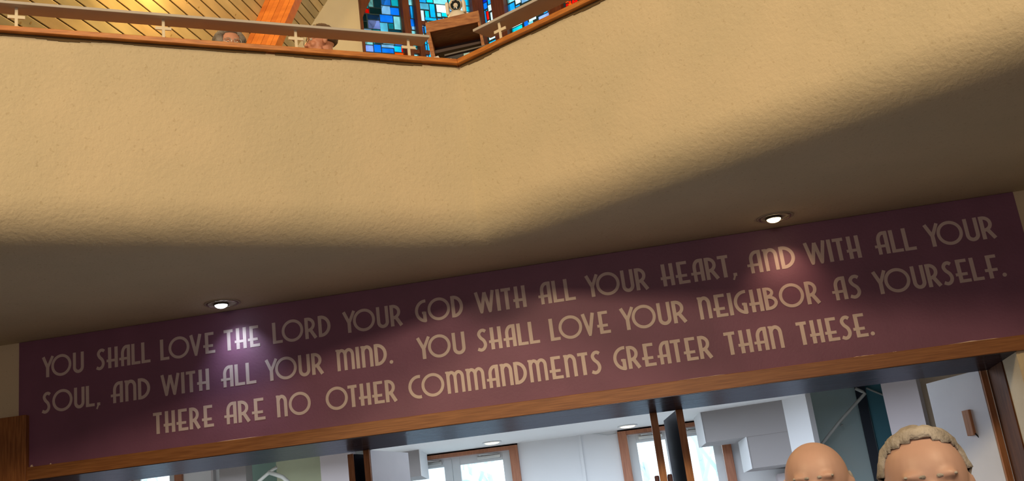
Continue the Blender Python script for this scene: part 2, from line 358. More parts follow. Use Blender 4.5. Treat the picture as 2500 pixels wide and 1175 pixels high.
def arc(cx, cy, rx, ry, a0, a1, n=14): return [(cx+rx*math.cos(math.radians(a0+(a1-a0)*i/n)), cy+ry*math.sin(math.radians(a0+(a1-a0)*i/n))) for i in range(n+1)]
def spl(pts, n=6):
    out = []; P = [pts[0]]+pts+[pts[-1]]
    for i in range(1, len(P)-2):
        for k in range(n):
            t = k/n; out.append(tuple(.5*((2*P[i][j])+(-P[i-1][j]+P[i+1][j])*t+(2*P[i-1][j]-5*P[i][j]+4*P[i+1][j]-P[i+2][j])*t*t+(-P[i-1][j]+3*P[i][j]-3*P[i+1][j]+P[i+2][j])*t**3) for j in (0, 1)))
    return out+[pts[-1]]
V_, H_, O_ = .165, .135, .135
G = {
 'A': (.62, [([(.54,0),(.54,1)],V_), ([(.19,0),(.19,.60)]+arc(.43,.60,.24,.33,180,90,8)[1:]+[(.60,.93)],.15), ([(0,.36),(.54,.36)],.12)]),
 'B': (.60, [([(.08,0),(.08,1)],V_), ([(.08,.93)]+arc(.16,.76,.24,.17,90,-90,10)+[(.08,.59)],.13), ([(.08,.57)]+arc(.16,.32,.36,.25,90,-90,12)+[(.08,.07)],.14)]),
 'C': (.62, [(arc(.56,.5,.49,.46,80,280,22),.14)]),
 'D': (.62, [([(.08,0),(.08,1)],V_), ([(.08,.93)]+arc(.12,.5,.42,.43,90,-90,16)+[(.08,.07)],.15)]),
 'E': (.66, [([(.20,0),(.20,1)],V_), ([(.14,.935),(.60,.935)],H_), ([(0,.36),(.55,.36)],.125), ([(.14,.065),(.66,.065)],H_)]),
 'F': (.62, [([(.24,0),(.24,1)],V_), ([(.18,.935),(.62,.935)],H_), ([(0,.36),(.58,.36)],.125)]),
 'G': (.60, [(arc(.56,.5,.49,.46,84,270,20),.14), ([(.50,.0),(.50,.46)],V_), ([(.36,.42),(.52,.42)],.11)]),
 'H': (.64, [([(.18,0),(.18,1)],V_), ([(.56,0),(.56,1)],V_), ([(0,.36),(.56,.36)],.125)]),
 'I': (.165, [([(.082,0),(.082,1)],V_)]),
 'L': (.50, [([(.082,0),(.082,1)],V_), ([(.05,.065),(.50,.065)],H_)]),
 'M': (.94, [([(0,.955),(.16,.955)],.09), ([(.12,0),(.12,.99)],.15), (arc(.30,.70,.18,.23,170,0,12)+[(.48,0)],.145), (arc(.67,.70,.19,.23,170,0,12)+[(.86,0)],.145)]),
 'N': (.60, [([(0,.955),(.14,.955)],.09), ([(.11,0),(.11,.99)],.155), (arc(.315,.68,.205,.25,170,0,12)+[(.52,0)],.155)]),
 'O': (1.06, [(arc(.53,.5,.46,.46,0,360,40),.135)]),
 'R': (.60, [([(.08,0),(.08,1)],V_), ([(.08,.93)]+arc(.14,.66,.30,.27,90,-90,14)+[(.12,.39)],.145), ([(.24,.46),(.53,.0)],.16)]),
 'S': (.52, [(spl([(.48,.86),(.37,.925),(.23,.90),(.14,.77),(.20,.61),(.36,.45),(.42,.27),(.35,.11),(.20,.04),(.03,.10)]),.145)]),
 'T': (.50, [([(0,.925),(.50,.925)],.14), ([(.27,0),(.27,.98)],V_)]),
 'U': (.60, [([(.082,1),(.082,.28)]+arc(.30,.28,.218,.215,180,360,14)[1:]+[(.518,1)],.155)]),
 'V': (.66, [([(.07,1),(.33,.06)],.155), ([(.59,1),(.33,.06)],.155), ([(.26,.03),(.40,.03)],.10)]),
 'W': (1.02, [([(.07,1),(.29,.05)],.15), ([(.51,.95),(.29,.05)],.15), ([(.51,.95),(.73,.05)],.15), ([(.95,1),(.73,.05)],.15), ([(.23,.03),(.35,.03)],.08), ([(.67,.03),(.79,.03)],.08)]),
 'Y': (.64, [([(.07,1),(.31,.48)],.15), ([(.60,1),(.33,.48)],.14), ([(.32,.53),(.32,0)],V_)]),
 '.': (.20, [([(.02,.09),(.18,.09)],.16)]),
 ',': (.22, [([(.04,.07),(.20,.07)],.14), ([(.14,.10),(.02,-.16)],.08)]),
}
def ribbon(mb, pts, wd, sx, sz, ox=0, th=.0025, ext=0):
    P = [Vector((x*sx, y*sz)) for x, y in pts]; w2 = wd*sz/2; closed = (P[0]-P[-1]).length < 1e-5 and len(P) > 4
    L = []; Rr = []
    for i, q in enumerate(P):
        if closed: a = P[(i-1) % (len(P)-1)]; b = P[(i+1) % (len(P)-1)] if i < len(P)-1 else P[1]
        else: a = P[max(i-1, 0)]; b = P[min(i+1, len(P)-1)]
        if i == 0 and not closed: a = P[0]
        d1 = (q-a).normalized() if (q-a).length > 1e-9 else (b-q).normalized()
        d2 = (b-q).normalized() if (b-q).length > 1e-9 else d1
        t = (d1+d2).normalized(); nn = Vector((-t.y, t.x)); sc_ = 1/max(.5, nn.dot(Vector((-d1.y, d1.x))))
        L.append(q+nn*w2*sc_); Rr.append(q-nn*w2*sc_)
    i0 = len(mb.v)
    for l, r in zip(L, Rr):
        for y in (-th, 0): mb.v += [(ox+l.x, y, l.y), (ox+r.x, y, r.y)]
    for i in range(len(P)-1):
        a = i0+i*4; b = a+4
        mb.f += [(a, a+1, b+1, b), (a+2, b+2, b+3, a+3), (a, b, b+2, a+2), (a+1, a+3, b+3, b+1)]
    if not closed:
        a = i0; mb.f.append((a, a+2, a+3, a+1)); a = i0+(len(P)-1)*4; mb.f.append((a, a+1, a+3, a+2))
CAP = .160
glyph_cache = {}
def glyph(ch, sx):
    key = (ch, round(sx, 2))
    if key not in glyph_cache:
        mb = MB()
        if ch == '.': mb.lathe([(0,0),(.085*CAP,0),(.085*CAP,.0025),(0,.0025)], (.10*CAP,0,.085*CAP), (0,-1,0), 16)
        else:
            for q_, (pts, wd) in enumerate(G[ch][1]): ribbon(mb, pts, wd, CAP*sx, CAP, th=.0022+.0003*q_)
        me = D.meshes.new('letter'); me.from_pydata(mb.v, [], mb.f); me.materials.append(M['letter']); b_ = bmesh.new(); b_.from_mesh(me); bmesh.ops.recalc_face_normals(b_, faces=b_.faces); b_.to_mesh(me); b_.free(); glyph_cache[key] = me
    return glyph_cache[key]
TEXT = [((3.4138, .0008), [("YOU",0.197,0.549),("SHALL",0.651,1.099),("LOVE",1.182,1.624),("THE",1.698,1.983),("LORD",2.085,2.540),("YOUR",2.636,3.092),("GOD",3.192,3.551),("WITH",3.644,4.016),("ALL",4.109,4.376),("YOUR",4.458,4.901),("HEART,",4.992,5.523),("AND",5.599,5.931),("WITH",6.001,6.369),("ALL",6.469,6.736),("YOUR",6.806,7.261)]),
 ((3.141, .001), [("SOUL,",0.196,0.684),("AND",0.769,1.091),("WITH",1.178,1.564),("ALL",1.660,1.936),("YOUR",2.011,2.462),("MIND.",2.562,2.994),("YOU",3.177,3.537),("SHALL",3.622,4.079),("LOVE",4.159,4.588),("YOUR",4.666,5.126),("NEIGHBOR",5.214,6.039),("AS",6.125,6.318),("YOURSELF.",6.406,7.261)]),
 ((2.865, .002), [("THERE",1.107,1.587),("ARE",1.672,1.991),("NO",2.080,2.345),("OTHER",2.459,2.996),("COMMANDMENTS",3.086,4.486),("GREATER",4.575,5.256),("THAN",5.350,5.742),("THESE.",5.841,6.344)])]
KERN = {('Y','O'):-.20, ('L','O'):-.11, ('O','V'):-.06, ('L','L'):-.02, ('C','O'):-.04, ('O','T'):-.06, ('A','T'):-.02, ('R','T'):-.06, ('A','L'):.0}
for (z0, zk), words in TEXT:
    for wd, x0, x1 in words:
        sp = .085; fixed = sum(G[c][0] for c in wd if c in 'O.,'); free = sum(G[c][0] for c in wd if c not in 'O.,')
        gaps = sum(sp + KERN.get((wd[i], wd[i+1]), 0) for i in range(len(wd)-1))
        sx = ((x1-x0)/CAP - fixed - gaps)/free; spx = 0
        if sx < .86: spx = (sx-.86)*free/max(1, len(wd)-1); sx = .86
        if sx > 1.08: spx = (sx-1.08)*free/max(1, len(wd)-1); sx = 1.08
        x = x0
        for i, c in enumerate(wd):
            s_ = 1 if c in 'O.,' else sx
            o = D.objects.new('letter', glyph(c, s_)); col.objects.link(o); o.parent = sign
            o.location = (x-SW/2, -.0098, z0+zk*x-ZB)
            x += (G[c][0]*s_ + sp + spx + (KERN.get((c, wd[i+1]), 0) if i+1 < len(wd) else 0))*CAP
# bare plaster showing along the lower edge
def chips(segs):
    for x0, x1, h in segs:
        mb = MB(); n_ = 8; top = []
        for i in range(n_+1): top.append((x0+(x1-x0)*i/n_, -.0115, ZB+.001+h*(.35+.65*random.random())*(math.sin(math.pi*i/n_)**.4 if 0 < i < n_ else .1)))
        mb.prism([(x0,-.0115,ZB), (x1,-.0115,ZB)]+top[::-1], (0,.002,0))
        under(mb.build('paint_chip', M['chip']), sign)
chips([(6.15,6.32,.006),(6.75,7.12,.008),(6.42,6.47,.004),(1.55,2.05,.006),(4.95,5.35,.005),(.10,.125,.02),(.26,.275,.012)])

# ------------------------------------------------------------------ wood head, jambs and casing of the opening
m = MB(); m.box(.04, 8.2, -.035, .0, ZO-.025, ZB); struct(bevel(m.build('trim_1', M['header']), .003), 'brown wood strip along the bottom of the plum header')
m = MB(); m.box(.07, 7.19, -.032, .84, ZO-.03, ZO+.03); struct(bevel(m.build('trim_2', M['dark']), .003), 'dark glossy wood underside of the doorway head')
xr = ony(66, 1013, -.05)
m = MB(); m.box(-1.6, xr.x-.004, -.06, 0, .1, xr.z); m.box(xr.x-.01, .095, -.05, .0, .1, ZO-.02)
struct(bevel(m.build('trim_3', M['casing']), .004), 'reddish wood casing panel left of the doorway')
m = MB(); m.box(.04, .09, -.03, .8, .1, ZO-.02); struct(m.build('trim_4', M['casing']), 'left doorway jamb board')
m = MB(); m.box(7.180, 7.24, .40, .86, .1, ZO-.03); struct(bevel(m.build('trim_5', M['reveal']), .003), 'right doorway jamb board')

# ------------------------------------------------------------------ folding door leaves standing open
def leaf(near, far, label, mats, handle=None, ztop=2.645, th=.052):
    near = Vector((near[0], near[1], 0)); far = Vector((far[0], far[1], 0)); d = (far-near); wdt = d.length; d.normalize(); s = Vector((-d.y, d.x, 0))
    e = empty('open_door_leaf', (near.x, near.y, .13)); tag(e, label, 'door', 'open leaves of the wide doorway')
    c = (near+far)/2
    def bx(nm, cc, ax, ay, z0, z1, mt, bv=.002):
        mb = MB(); mb.obox(Vector((cc.x, cc.y, (z0+z1)/2)), ax, ay, Vector((0,0,(z1-z0)/2))); return under(bevel(mb.build(nm, mt), bv), e)
    bx('left_face', c+s*(th/2-.004)+d*.01, d*(wdt/2-.012), s*.004, .13, ztop-.002, mats[0])
    bx('right_face', c-s*(th/2-.004)+d*.01, d*(wdt/2-.012), s*.004, .13, ztop-.002, mats[1])
    bx('core', c+d*.008, d*(wdt/2-.010), s*(th/2-.008), .13, ztop-.004, M['door_edge'])
    bx('front_edge', near+d*.006, d*.006, s*(th/2+.001), .13, ztop, mats[2])
    if handle: handle(e, near, d, s, th, bx)
    return e
def push_plates(e, near, d, s, th, bx):
    for sg in (1, -1):
        bx('push_plate', near+d*.14+s*sg*(th/2+.022), d*.10, s*.018, 1.0, 2.19, M['maroon'], .008)
def stub(e, near, d, s, th, bx):
    bx('handle_block', near+d*.30+s*(th/2+.03), d*.028, s*.03, 1.95, 2.20, M['door_edge'], .006)
leaf((2.383,.82), (2.62,1.42), 'dark open door leaf with wood edge, leftmost standing in the doorway', (M['door_dark'], M['door_dark'], M['door_edge']), None, 2.63)
leaf((2.515,.815), (2.70,1.40), 'open door leaf with white right face beside the leftmost dark leaf', (M['door_dark'], M['door_white'], M['door_edge']))
leaf((4.768,.80), (4.75,1.40), 'open door leaf seen edge on with maroon push plates', (M['door_white'], M['door_white'], M['door_edge']), push_plates)
leaf((4.962,.815), (4.85,1.45), 'black-faced open door leaf with wood edge near middle of doorway', (M['door_dark'], M['door_dark'], M['door_edge']))
rl = leaf((7.157,.86), (6.86,1.376), 'white open door leaf with wood handle block beside right jamb', (M['door_white'], M['door_white'], M['door_edge']), None, 2.66)
hp = hit(2365, 1005, Vector((.516,.297,0)), (7.1,.93,0)); hq = hit(2378, 1060, Vector((.516,.297,0)), (7.1,.93,0))
m = MB(); m.obox((hp+hq)/2, Vector((.018,-.03,0)), Vector((-.03,-.018,0)), Vector((0,0,(hp.z-hq.z)/2+.01))); under(bevel(m.build('handle_block', M['door_edge']), .004), rl)
m = MB(); pts = [hq+Vector((.0,-.04,-.0)), hq+Vector((.03,-.05,-.05)), hq+Vector((.035,-.05,-.12)), hq+Vector((.02,-.045,-.17))]
m.tube(pts, .006, 8); under(m.build('pull_wire', M['black'], smooth=True), rl)

# ------------------------------------------------------------------ recessed downlights in the soffit
def downlight(loc, r, lm, colr, label, en):
    e = empty('recessed_downlight', loc); tag(e, label, 'ceiling light', None)
    m = MB(); m.lathe([(r,.0),(r+.001,-.004),(r-.004,-.006),(r-.022,-.004),(r-.026,.0)], (0,0,0), (0,0,1), 40); o = m.build('trim_ring', M['canpaint'], e, True)
    m = MB(); m.lathe([(r-.022,-.0035),(r-.018,-.0085),(r-.026,-.0085),(r-.028,-.003)], (0,0,0), (0,0,1), 40, True); m.build('inner_lip', M['chrome'], e, True)
    m = MB(); m.lathe([(r-.026,-.001),(r-.05,-.0025),(0,-.0025)], (0,0,0), (0,0,1), 32); m.build('can', M['canpaint'], e, True)
    m = MB(); m.lathe([(.050,.0),(.056,-.004),(.056,-.012),(.049,-.014)], (-.01,0,-.002), (0,0,1), 28); m.build('lamp_housing', M['can'], e, True)
    m = MB(); m.ellip((-.01,0,-.012), (.048,.048,.026), 28, 14); m.build('lamp_face', lm, e, True)
    l = D.lights.new('downlight_beam', 'SPOT'); l.energy = en; l.color = colr; l.spot_size = math.radians(88); l.spot_blend = 1.0; l.shadow_soft_size = .03
    o = D.objects.new('downlight_beam', l); col.objects.link(o); o.parent = e; o.location = (.02, .02, -.06)
    o.rotation_euler = Vector((0, .27, -.42)).to_track_quat('-Z', 'Y').to_euler()
downlight((1.80,-.28,ZS), .135, M['cool'], (.78,.86,1.0), 'recessed downlight with cool white lamp above the word THE', 9.5)
downlight((5.82,-.32,ZS), .125, M['warm'], (1.0,.62,.36), 'recessed downlight with warm lamp above the word AND', 6.5)

# ------------------------------------------------------------------ cap board and railing
def strip(name, k0, k1, o0, o1, z0, z1, mt, parent=None):
    m = MB(); a, b = offpt(k0, o0), offpt(k1, o0); c, d = offpt(k1, o1), offpt(k0, o1)
    m.prism([(a.x,a.y,z0),(b.x,b.y,z0),(c.x,c.y,z0),(d.x,d.y,z0)], (0,0,z1-z0)); o = bevel(m.build(name, mt), .003)
    if parent: under(o, parent)
    return o
def jagged(k0, k1, name):
    """rough dark strip standing in for the shaded gap between the cap board and the plaster"""
    m = MB(); n_ = 90
    for i in range(n_):
        t0 = k0+(k1-k0)*i/n_; t1 = k0+(k1-k0)*(i+1)/n_; h = .007+.020*max(0, noise.noise(Vector((t0*3.1, 0, 0)))+.25)
        if noise.noise(Vector((t0*1.7, 5, 0))) < -.28: continue
        a, b = offpt(t0, -.006), offpt(t1, -.006); c, d = offpt(t1, .01), offpt(t0, .01)
        m.prism([(a.x,a.y,ZT+.012-h-.008),(b.x,b.y,ZT+.012-h-.008),(c.x,c.y,ZT+.012-h-.008),(d.x,d.y,ZT+.012-h-.008)], (0,0,h+.008))
    return m.build(name, M['knot'])
t1 = struct(strip('trim_6', -LL, 0, -.045, .25, ZT+.010, ZT+.045, M['orange']), 'orange wood cap board on the left parapet')
t2 = struct(strip('trim_7', 0, LR, -.045, .25, ZT+.010, ZT+.045, M['orange']), 'orange wood cap board on the right parapet')
under(jagged(-LL, -.02, 'gap_shade'), t1); under(jagged(.02, LR, 'gap_shade'), t2)  # dark strips put in as the shade of the gap under the cap
a_ = strip('sub_board', -LL, 0, -.004, .2, ZT, ZT+.012, M['casing']); under(a_, t1)
a_ = strip('sub_board', 0, LR, -.004, .2, ZT, ZT+.012, M['casing']); under(a_, t2)

ZR = 5.200
def railing(side, posts, dz, off, wb=.15):
    d_, n_ = (dL, nL) if side < 0 else (dR, nR)
    e = empty('balcony_railing', A + d_*(2.0) + Vector((0,0,ZT+.045)))
    tag(e, ('flat cream handrail on cross-shaped posts along the left balcony edge' if side < 0 else 'flat cream handrail on cross-shaped posts along the right balcony edge'), 'railing')
    k0, k1 = (-LL, -.24) if side < 0 else (.22, LR)
    strip('handrail', k0, k1, off, off+wb, ZR+dz, ZR+dz+.020, M['rail'], e)
    for k in posts:
        c = A + d_*k + n_*(-.028)
        m = MB(); zb = ZT+.045; zt = ZR+dz
        m.obox((c.x, c.y, (zb+zt)/2), d_*.0095, n_*.005, (0,0,(zt-zb)/2))
        m.obox((c.x, c.y, zb+(zt-zb)*.52), d_*.052, n_*.0049, (0,0,.011)); under(bevel(m.build('cross_post', M['cross']), .0015), e)
railing(-1, [.385, 1.205, 2.093, 2.995, 3.9, 4.8], 0, -.085)
railing(1, [.43, 1.33, 2.2, 3.1], -.002, -.065, .19)

# ------------------------------------------------------------------ sloping board ceiling, laminated beam, gable
K = 1.385
AP = Vector((3.038, 7.53, 0)); gL = nL; gR = nR
a0 = Vector((.930, 6.063, 9.033)); pd = Vector((-.033,.992,.119)).normalized()
cn = Vector((-.864,-.088,.496)); cn = (cn-pd*cn.dot(pd)).normalized(); e2 = cn.cross(pd)
ceil = empty('ceiling_balcony', a0); struct(ceil, 'sloping ceiling of pine boards above the balcony')
PW = .1162; base = 1.924 % PW
j0 = -22; j1 = 26
meshes = {}
for j in range(j0, j1):
    e_lo = base+j*PW
    m = MB(); g = .006
    L0, L1 = -9.5, 2.6
    q = [a0+pd*L0+e2*(e_lo+g), a0+pd*L1+e2*(e_lo+g), a0+pd*L1+e2*(e_lo+PW-g), a0+pd*L0+e2*(e_lo+PW-g)]
    m.prism(q, cn*.02); under(bevel(m.build('plank', M['plank'][random.randrange(5)]), .003, 1), ceil)
m = MB(); q = [a0+pd*L0+e2*(base+j0*PW)+cn*.012, a0+pd*2.6+e2*(base+j0*PW)+cn*.012, a0+pd*2.6+e2*(base+j1*PW)+cn*.012, a0+pd*L0+e2*(base+j1*PW)+cn*.012]
m.prism(q, cn*.05); under(m.build('roof_deck', M['knot']), ceil)
# a few knots visible in the boards
for kx, ky in ((75,56),(50,56),(480,60),(485,18),(457,6),(418,86),(575,36)):
    p = hit(kx, ky, cn, a0); m = MB(); m.lathe([(0,0),(.013,0),(.013,.0012),(0,.0012)], p-cn*.0012, -cn, 10); under(m.build('knot', M['knotspot']), ceil)
# beam
beam = empty('laminated_beam', a0+pd*(-1.85)); tag(beam, 'bright orange laminated timber beam running up the board ceiling', 'beam')
BD, BT, nl = .36, .22, 6
for i in range(nl):
    m = MB(); s0 = -cn*(BD*i/nl+.001); s1 = -cn*(BD*(i+1)/nl-.0015)
    p = a0+pd*(-1.85+(.004 if i % 2 else 0)); q = a0+pd*(-1.85+BT)
    m.prism([p-e2*3.2+s0, p-e2*3.2+s1, q-e2*3.2+s1, q-e2*3.2+s0], e2*6.2)
    under(m.build('lamination', M['beam'] if i % 3 else M['beam2']), beam)

# gable walls: left plane through AP facing nL, right plane facing nR
def gl(u, v, off=0): p = AP - gL.cross(Vector((0,0,1)))*0 + dL*u - gL*off; return Vector((p.x, p.y, v))
def gr(u, v, off=0): p = AP + dR*u - gR*off; return Vector((p.x, p.y, v))
def uvL(x, y): p = hit(x, y, gL, AP); return (p-AP).dot(dL), p.z
def uvR(x, y): p = hit(x, y, gR, AP); return (p-AP).dot(dR), p.z
WZ0, WZ1 = 7.75, 10.6
uw = (uvL(875,0)[0]+uvL(887,130)[0])/2
def wall_with_hole(fn, ua, ub, h0, h1, name):
    m = MB()
    for (u0, u1, v0, v1) in ((ua, ub, 4.1, WZ0), (ua, ub, WZ1, 14.0)):
        m.prism([fn(u0,v0), fn(u1,v0), fn(u1,v1), fn(u0,v1)], (fn(0,0,-.2)-fn(0,0)))
    for (u0, u1) in ((ua, h0), (h1, ub)):
        if u1-u0 > .01: m.prism([fn(u0,WZ0), fn(u1,WZ0), fn(u1,WZ1), fn(u0,WZ1)], (fn(0,0,-.2)-fn(0,0)))
    return struct(m.build(name, M['gable']))
wall_with_hole(gl, -.0, 13.0, 0.0, uw, 'wall_gable_left')
UR1 = uvR(1446, 5)[0]
wall_with_hole(gr, 0, 16.0, 0.0, UR1, 'wall_gable_right')

# stained glass
GC = dict(pale=(.50,.82,.82), tealdark=(.03,.20,.24), blue=(.10,.38,.72), cyanteal=(.05,.58,.62), paleblue=(.45,.66,.82), deep=(.02,.14,.62),
 darkteal=(.02,.16,.17), steel=(.06,.20,.34), azure=(.04,.42,.90), dgreen=(.05,.15,.13), lav=(.42,.48,.72), palecyan=(.30,.66,.76), teal=(.02,.42,.46),
 cyan=(.03,.72,.95), sky=(.10,.60,.90), white=(.90,1,1), turq=(.02,.78,.82), red=(1.0,.06,.04), orange=(1.0,.30,.04), lavw=(.52,.62,.95), redor=(.95,.16,.03))
GM = {k: glass_mat('stained_glass_'+k, v) for k, v in GC.items()}
def conv(fn, ox, rects):
    out = []
    for x0, y0, x1, y1, c in rects:
        X0, X1, Y0, Y1 = ox+x0/6.185, ox+x1/6.185, y0/6.185, y1/6.185
        ym, xm = (Y0+Y1)/2, (X0+X1)/2
        ua, ub = fn(X0, ym)[0], fn(X1, ym)[0]; va, vb = fn(xm, Y1)[1], fn(xm, Y0)[1]
        out.append((min(ua, ub), max(ua, ub), va, vb, c))
    return out
def glazing(win, pt, u0, u1, v0, v1, hand, palette, seed):
    rnd = random.Random(seed); C = .009
    nu = int((u1-u0)/C); nv = int((v1-v0)/C); occ = [[0]*nu for _ in range(nv)]
    th = pt(0,0,.006)-pt(0,0)
    def pane(i0, i1, j0_, j1_, c):
        ua, ub, va, vb = u0+i0*C, u0+i1*C, v0+j0_*C, v0+j1_*C
        m = MB(); m.prism([pt(ua,va), pt(ub,va), pt(ub,vb), pt(ua,vb)], th); under(m.build('pane', GM[c]), win)
    for ha, hb, va, vb, c in hand:
        i0, i1 = max(0, round((ha-u0)/C)), min(nu, round((hb-u0)/C)); j0_, j1_ = max(0, round((va-v0)/C)), min(nv, round((vb-v0)/C))
        if i1-i0 < 2 or j1_-j0_ < 2: continue
        while i0 < i1-2 and any(occ[j][i0] == 2 for j in range(j0_, j1_)): i0 += 1
        while j0_ < j1_-2 and any(occ[j0_][i] == 2 for i in range(i0, i1)): j0_ += 1
        while i0 < i1-2 and any(occ[j][i1-1] == 2 for j in range(j0_, j1_)): i1 -= 1
        while j0_ < j1_-2 and any(occ[j1_-1][i] == 2 for i in range(i0, i1)): j1_ -= 1
        if any(occ[j][i] == 2 for j in range(j0_, j1_) for i in range(i0, i1)): continue
        for j in range(max(0,j0_-1), min(nv,j1_+1)):
            for i in range(max(0,i0-1), min(nu,i1+1)):
                inside = j0_ <= j < j1_ and i0 <= i < i1
                occ[j][i] = 2 if inside else max(occ[j][i], 1)
        pane(i0, i1, j0_, j1_, c)
    for j in range(nv-1):
        for i in range(nu-1):
            if occ[j][i]: continue
            wd = rnd.randint(9, 21); ht = rnd.randint(8, 17)
            w_ = 0
            while w_ < wd and i+w_ < nu and not occ[j][i+w_]: w_ += 1
            if nu-(i+w_) < 5: 
                while i+w_ < nu and not occ[j][i+w_]: w_ += 1
            h_ = 1
            while h_ < ht and j+h_ < nv and not any(occ[j+h_][i+k] for k in range(w_)): h_ += 1
            if w_ >= 3 and h_ >= 3:
                for jj in range(j, min(nv, j+h_)):
                    for ii in range(i, min(nu, i+w_)): occ[jj][ii] = 1
                e1 = 1 if i+w_ < nu else 0; e2_ = 1 if j+h_ < nv else 0
                for jj in range(j, j+h_-e2_):
                    for ii in range(i, i+w_-e1): occ[jj][ii] = 2
                pane(i, i+w_-e1, j, j+h_-e2_, rnd.choice(palette))
    # lead between the panes: all cells not glazed
    m = MB(); tl = pt(0,0,.012)-pt(0,0)
    for j in range(nv):
        i = 0
        while i < nu:
            if occ[j][i] != 2:
                k = i
                while k < nu and occ[j][k] != 2: k += 1
                ua, ub, va, vb = u0+i*C, u0+k*C, v0+j*C, v0+(j+1)*C
                m.poly([pt(ua,va,.009), pt(ub,va,.009), pt(ub,vb,.009), pt(ua,vb,.009)]); m.poly([pt(ua,va,-.001), pt(ub,va,-.001), pt(ub,vb,-.001), pt(ua,vb,-.001)]); i = k
            else: i += 1
    o = m.build('lead_came', M['lead'], fix=False); o['kind'] = 'stuff'; under(o, win)
def mull(win, pt, fn, x0, x1, y=30, dpt=.10):
    ua, ub = sorted((fn(x0, y)[0], fn(x1, y)[0]))
    m = MB(); m.prism([pt(ua,WZ0,-.05), pt(ub,WZ0,-.05), pt(ub,WZ1,-.05), pt(ua,WZ1,-.05)], pt(0,0,dpt)-pt(0,0,-.05)); under(bevel(m.build('mullion', M['mullion']), .004), win)
    return ua, ub
cool_pal = ['pale','blue','paleblue','azure','lav','palecyan','teal','cyan','steel','tealdark','cyanteal']
bright_pal = ['sky','cyan','white','turq','paleblue','azure','white','cyan']
w1 = empty('window_1', gl(uw/2, WZ0)); struct(w1, 'stained glass window of blue and teal panes left of the console')
w2 = empty('window_2', gr(UR1/2, WZ0)); struct(w2, 'stained glass window right of the console with white, cyan and red panes')
mull(w1, gl, uvL, 874, 879, 0, .05)
uA = mull(w1, gl, uvL, 974, 990, 0); uB = mull(w1, gl, uvL, 1007, 1017, 0); uC = mull(w1, gl, uvL, 1144, 1172, 0)
vtop = WZ1; vlo = uvL(930, 150)[1]
hl = conv(uvL, 850, [(300,-70,375,105,'pale'),(385,-60,485,118,'tealdark'),(495,-60,635,85,'blue'),(650,-60,755,95,'cyanteal'),(500,95,630,222,'paleblue'),(640,118,765,235,'azure'),(250,130,318,200,'red'),(322,125,490,215,'darkteal'),
 (185,215,275,320,'darkteal'),(285,225,465,300,'steel'),(475,230,675,342,'azure'),(685,248,800,445,'pale'),(190,332,285,425,'dgreen'),(300,308,475,438,'lav'),(485,350,600,520,'palecyan'),(608,355,688,442,'teal'),(612,455,800,520,'tealdark'),(185,435,352,497,'paleblue'),(360,450,478,510,'teal'),
 (215,680,380,780,'lavw'),(387,675,495,790,'azure'),(502,680,690,725,'paleblue'),(505,732,690,806,'azure'),(697,700,800,788,'cyan'),(806,710,832,790,'red'),(705,797,850,835,'orange'),(225,790,330,835,'blue'),(337,800,545,835,'palecyan')])
glazing(w1, gl, uA[1], uw, vlo, vtop, hl, cool_pal, 3)
h2 = conv(uvL, 850, [(865,-60,975,82,'pale'),(875,95,932,270,'blue'),(940,95,1003,280,'sky'),(897,290,1018,400,'azure'),(905,400,950,455,'orange'),(955,400,1025,455,'paleblue'),(920,465,1032,545,'pale')])
glazing(w1, gl, uB[1], uA[0], vlo, vtop, h2, cool_pal, 5)
h3 = conv(uvL, 850, [(1035,-60,1172,40,'sky'),(1182,-60,1275,45,'turq'),(1285,-60,1495,65,'pale'),(1040,50,1220,145,'palecyan'),(1232,65,1305,262,'cyan'),(1330,75,1500,190,'white'),(1050,155,1090,330,'lavw'),(1096,155,1150,330,'white'),(1158,165,1222,262,'turq'),(1340,198,1400,252,'pale'),(1406,198,1512,252,'turq'),(1165,270,1330,310,'cyan'),(1085,410,1140,500,'azure'),(1095,510,1150,575,'pale')])
glazing(w1, gl, uC[1], uB[0], vlo, vtop, h3, bright_pal, 6)
glazing(w1, gl, 0.0, uC[0], vlo, vtop, [], bright_pal, 9) if uC[0] > .06 else None
vlo2 = uvR(1205, 130)[1]
rA = mull(w2, gr, uvR, 1164, 1173, 30) if uvR(1164,30)[0] > 0 else (0, uvR(1173,30)[0])
rB = mull(w2, gr, uvR, 1207, 1238, 0); rC = mull(w2, gr, uvR, 1349, 1380, 30); rD = mull(w2, gr, uvR, 1419, 1424, 5, .06); mull(w2, gr, uvR, 1440, 1446, 5, .04)
h4 = conv(uvR, 1100, [(470,55,555,150,'azure'),(565,65,660,158,'white'),(475,165,540,370,'sky'),(545,165,605,300,'red'),(610,165,690,318,'white'),(572,322,680,366,'cyan'),(500,372,580,412,'white'),(450,-60,550,50,'deep'),(560,-60,650,55,'sky'),(505,570,570,680,'turq'),(580,530,680,595,'white'),(690,560,740,600,'white'),(580,605,740,655,'cyan')])
glazing(w2, gr, rA[1], rB[0], vlo2, vtop, h4, bright_pal, 11)
h5 = conv(uvR, 1100, [(860,-80,965,42,'pale'),(872,50,975,190,'sky'),(975,-80,1058,60,'white'),(1066,-80,1240,20,'paleblue'),(985,70,1240,130,'cyan'),(920,370,1090,400,'white'),(930,400,1100,525,'turq'),(1110,290,1172,412,'azure'),(1178,200,1300,312,'white'),(1180,320,1258,420,'pale'),(1264,320,1322,372,'deep'),(1310,150,1400,212,'turq'),(1326,215,1512,310,'lavw'),(1335,318,1520,350,'sky')])
glazing(w2, gr, rB[1], rC[0], vlo2, vtop, h5, bright_pal, 12)
h6 = conv(uvR, 1100, [(1735+i*48, -75+j*42, 1735+i*48+44, -75+j*42+38, ['red','red','redor','red','orange'][(i*3+j*2) % 5]) for i in range(5) for j in range(5)])
glazing(w2, gr, rC[1], rD[0], vlo2, vtop, h6, ['red','redor','red'], 13)
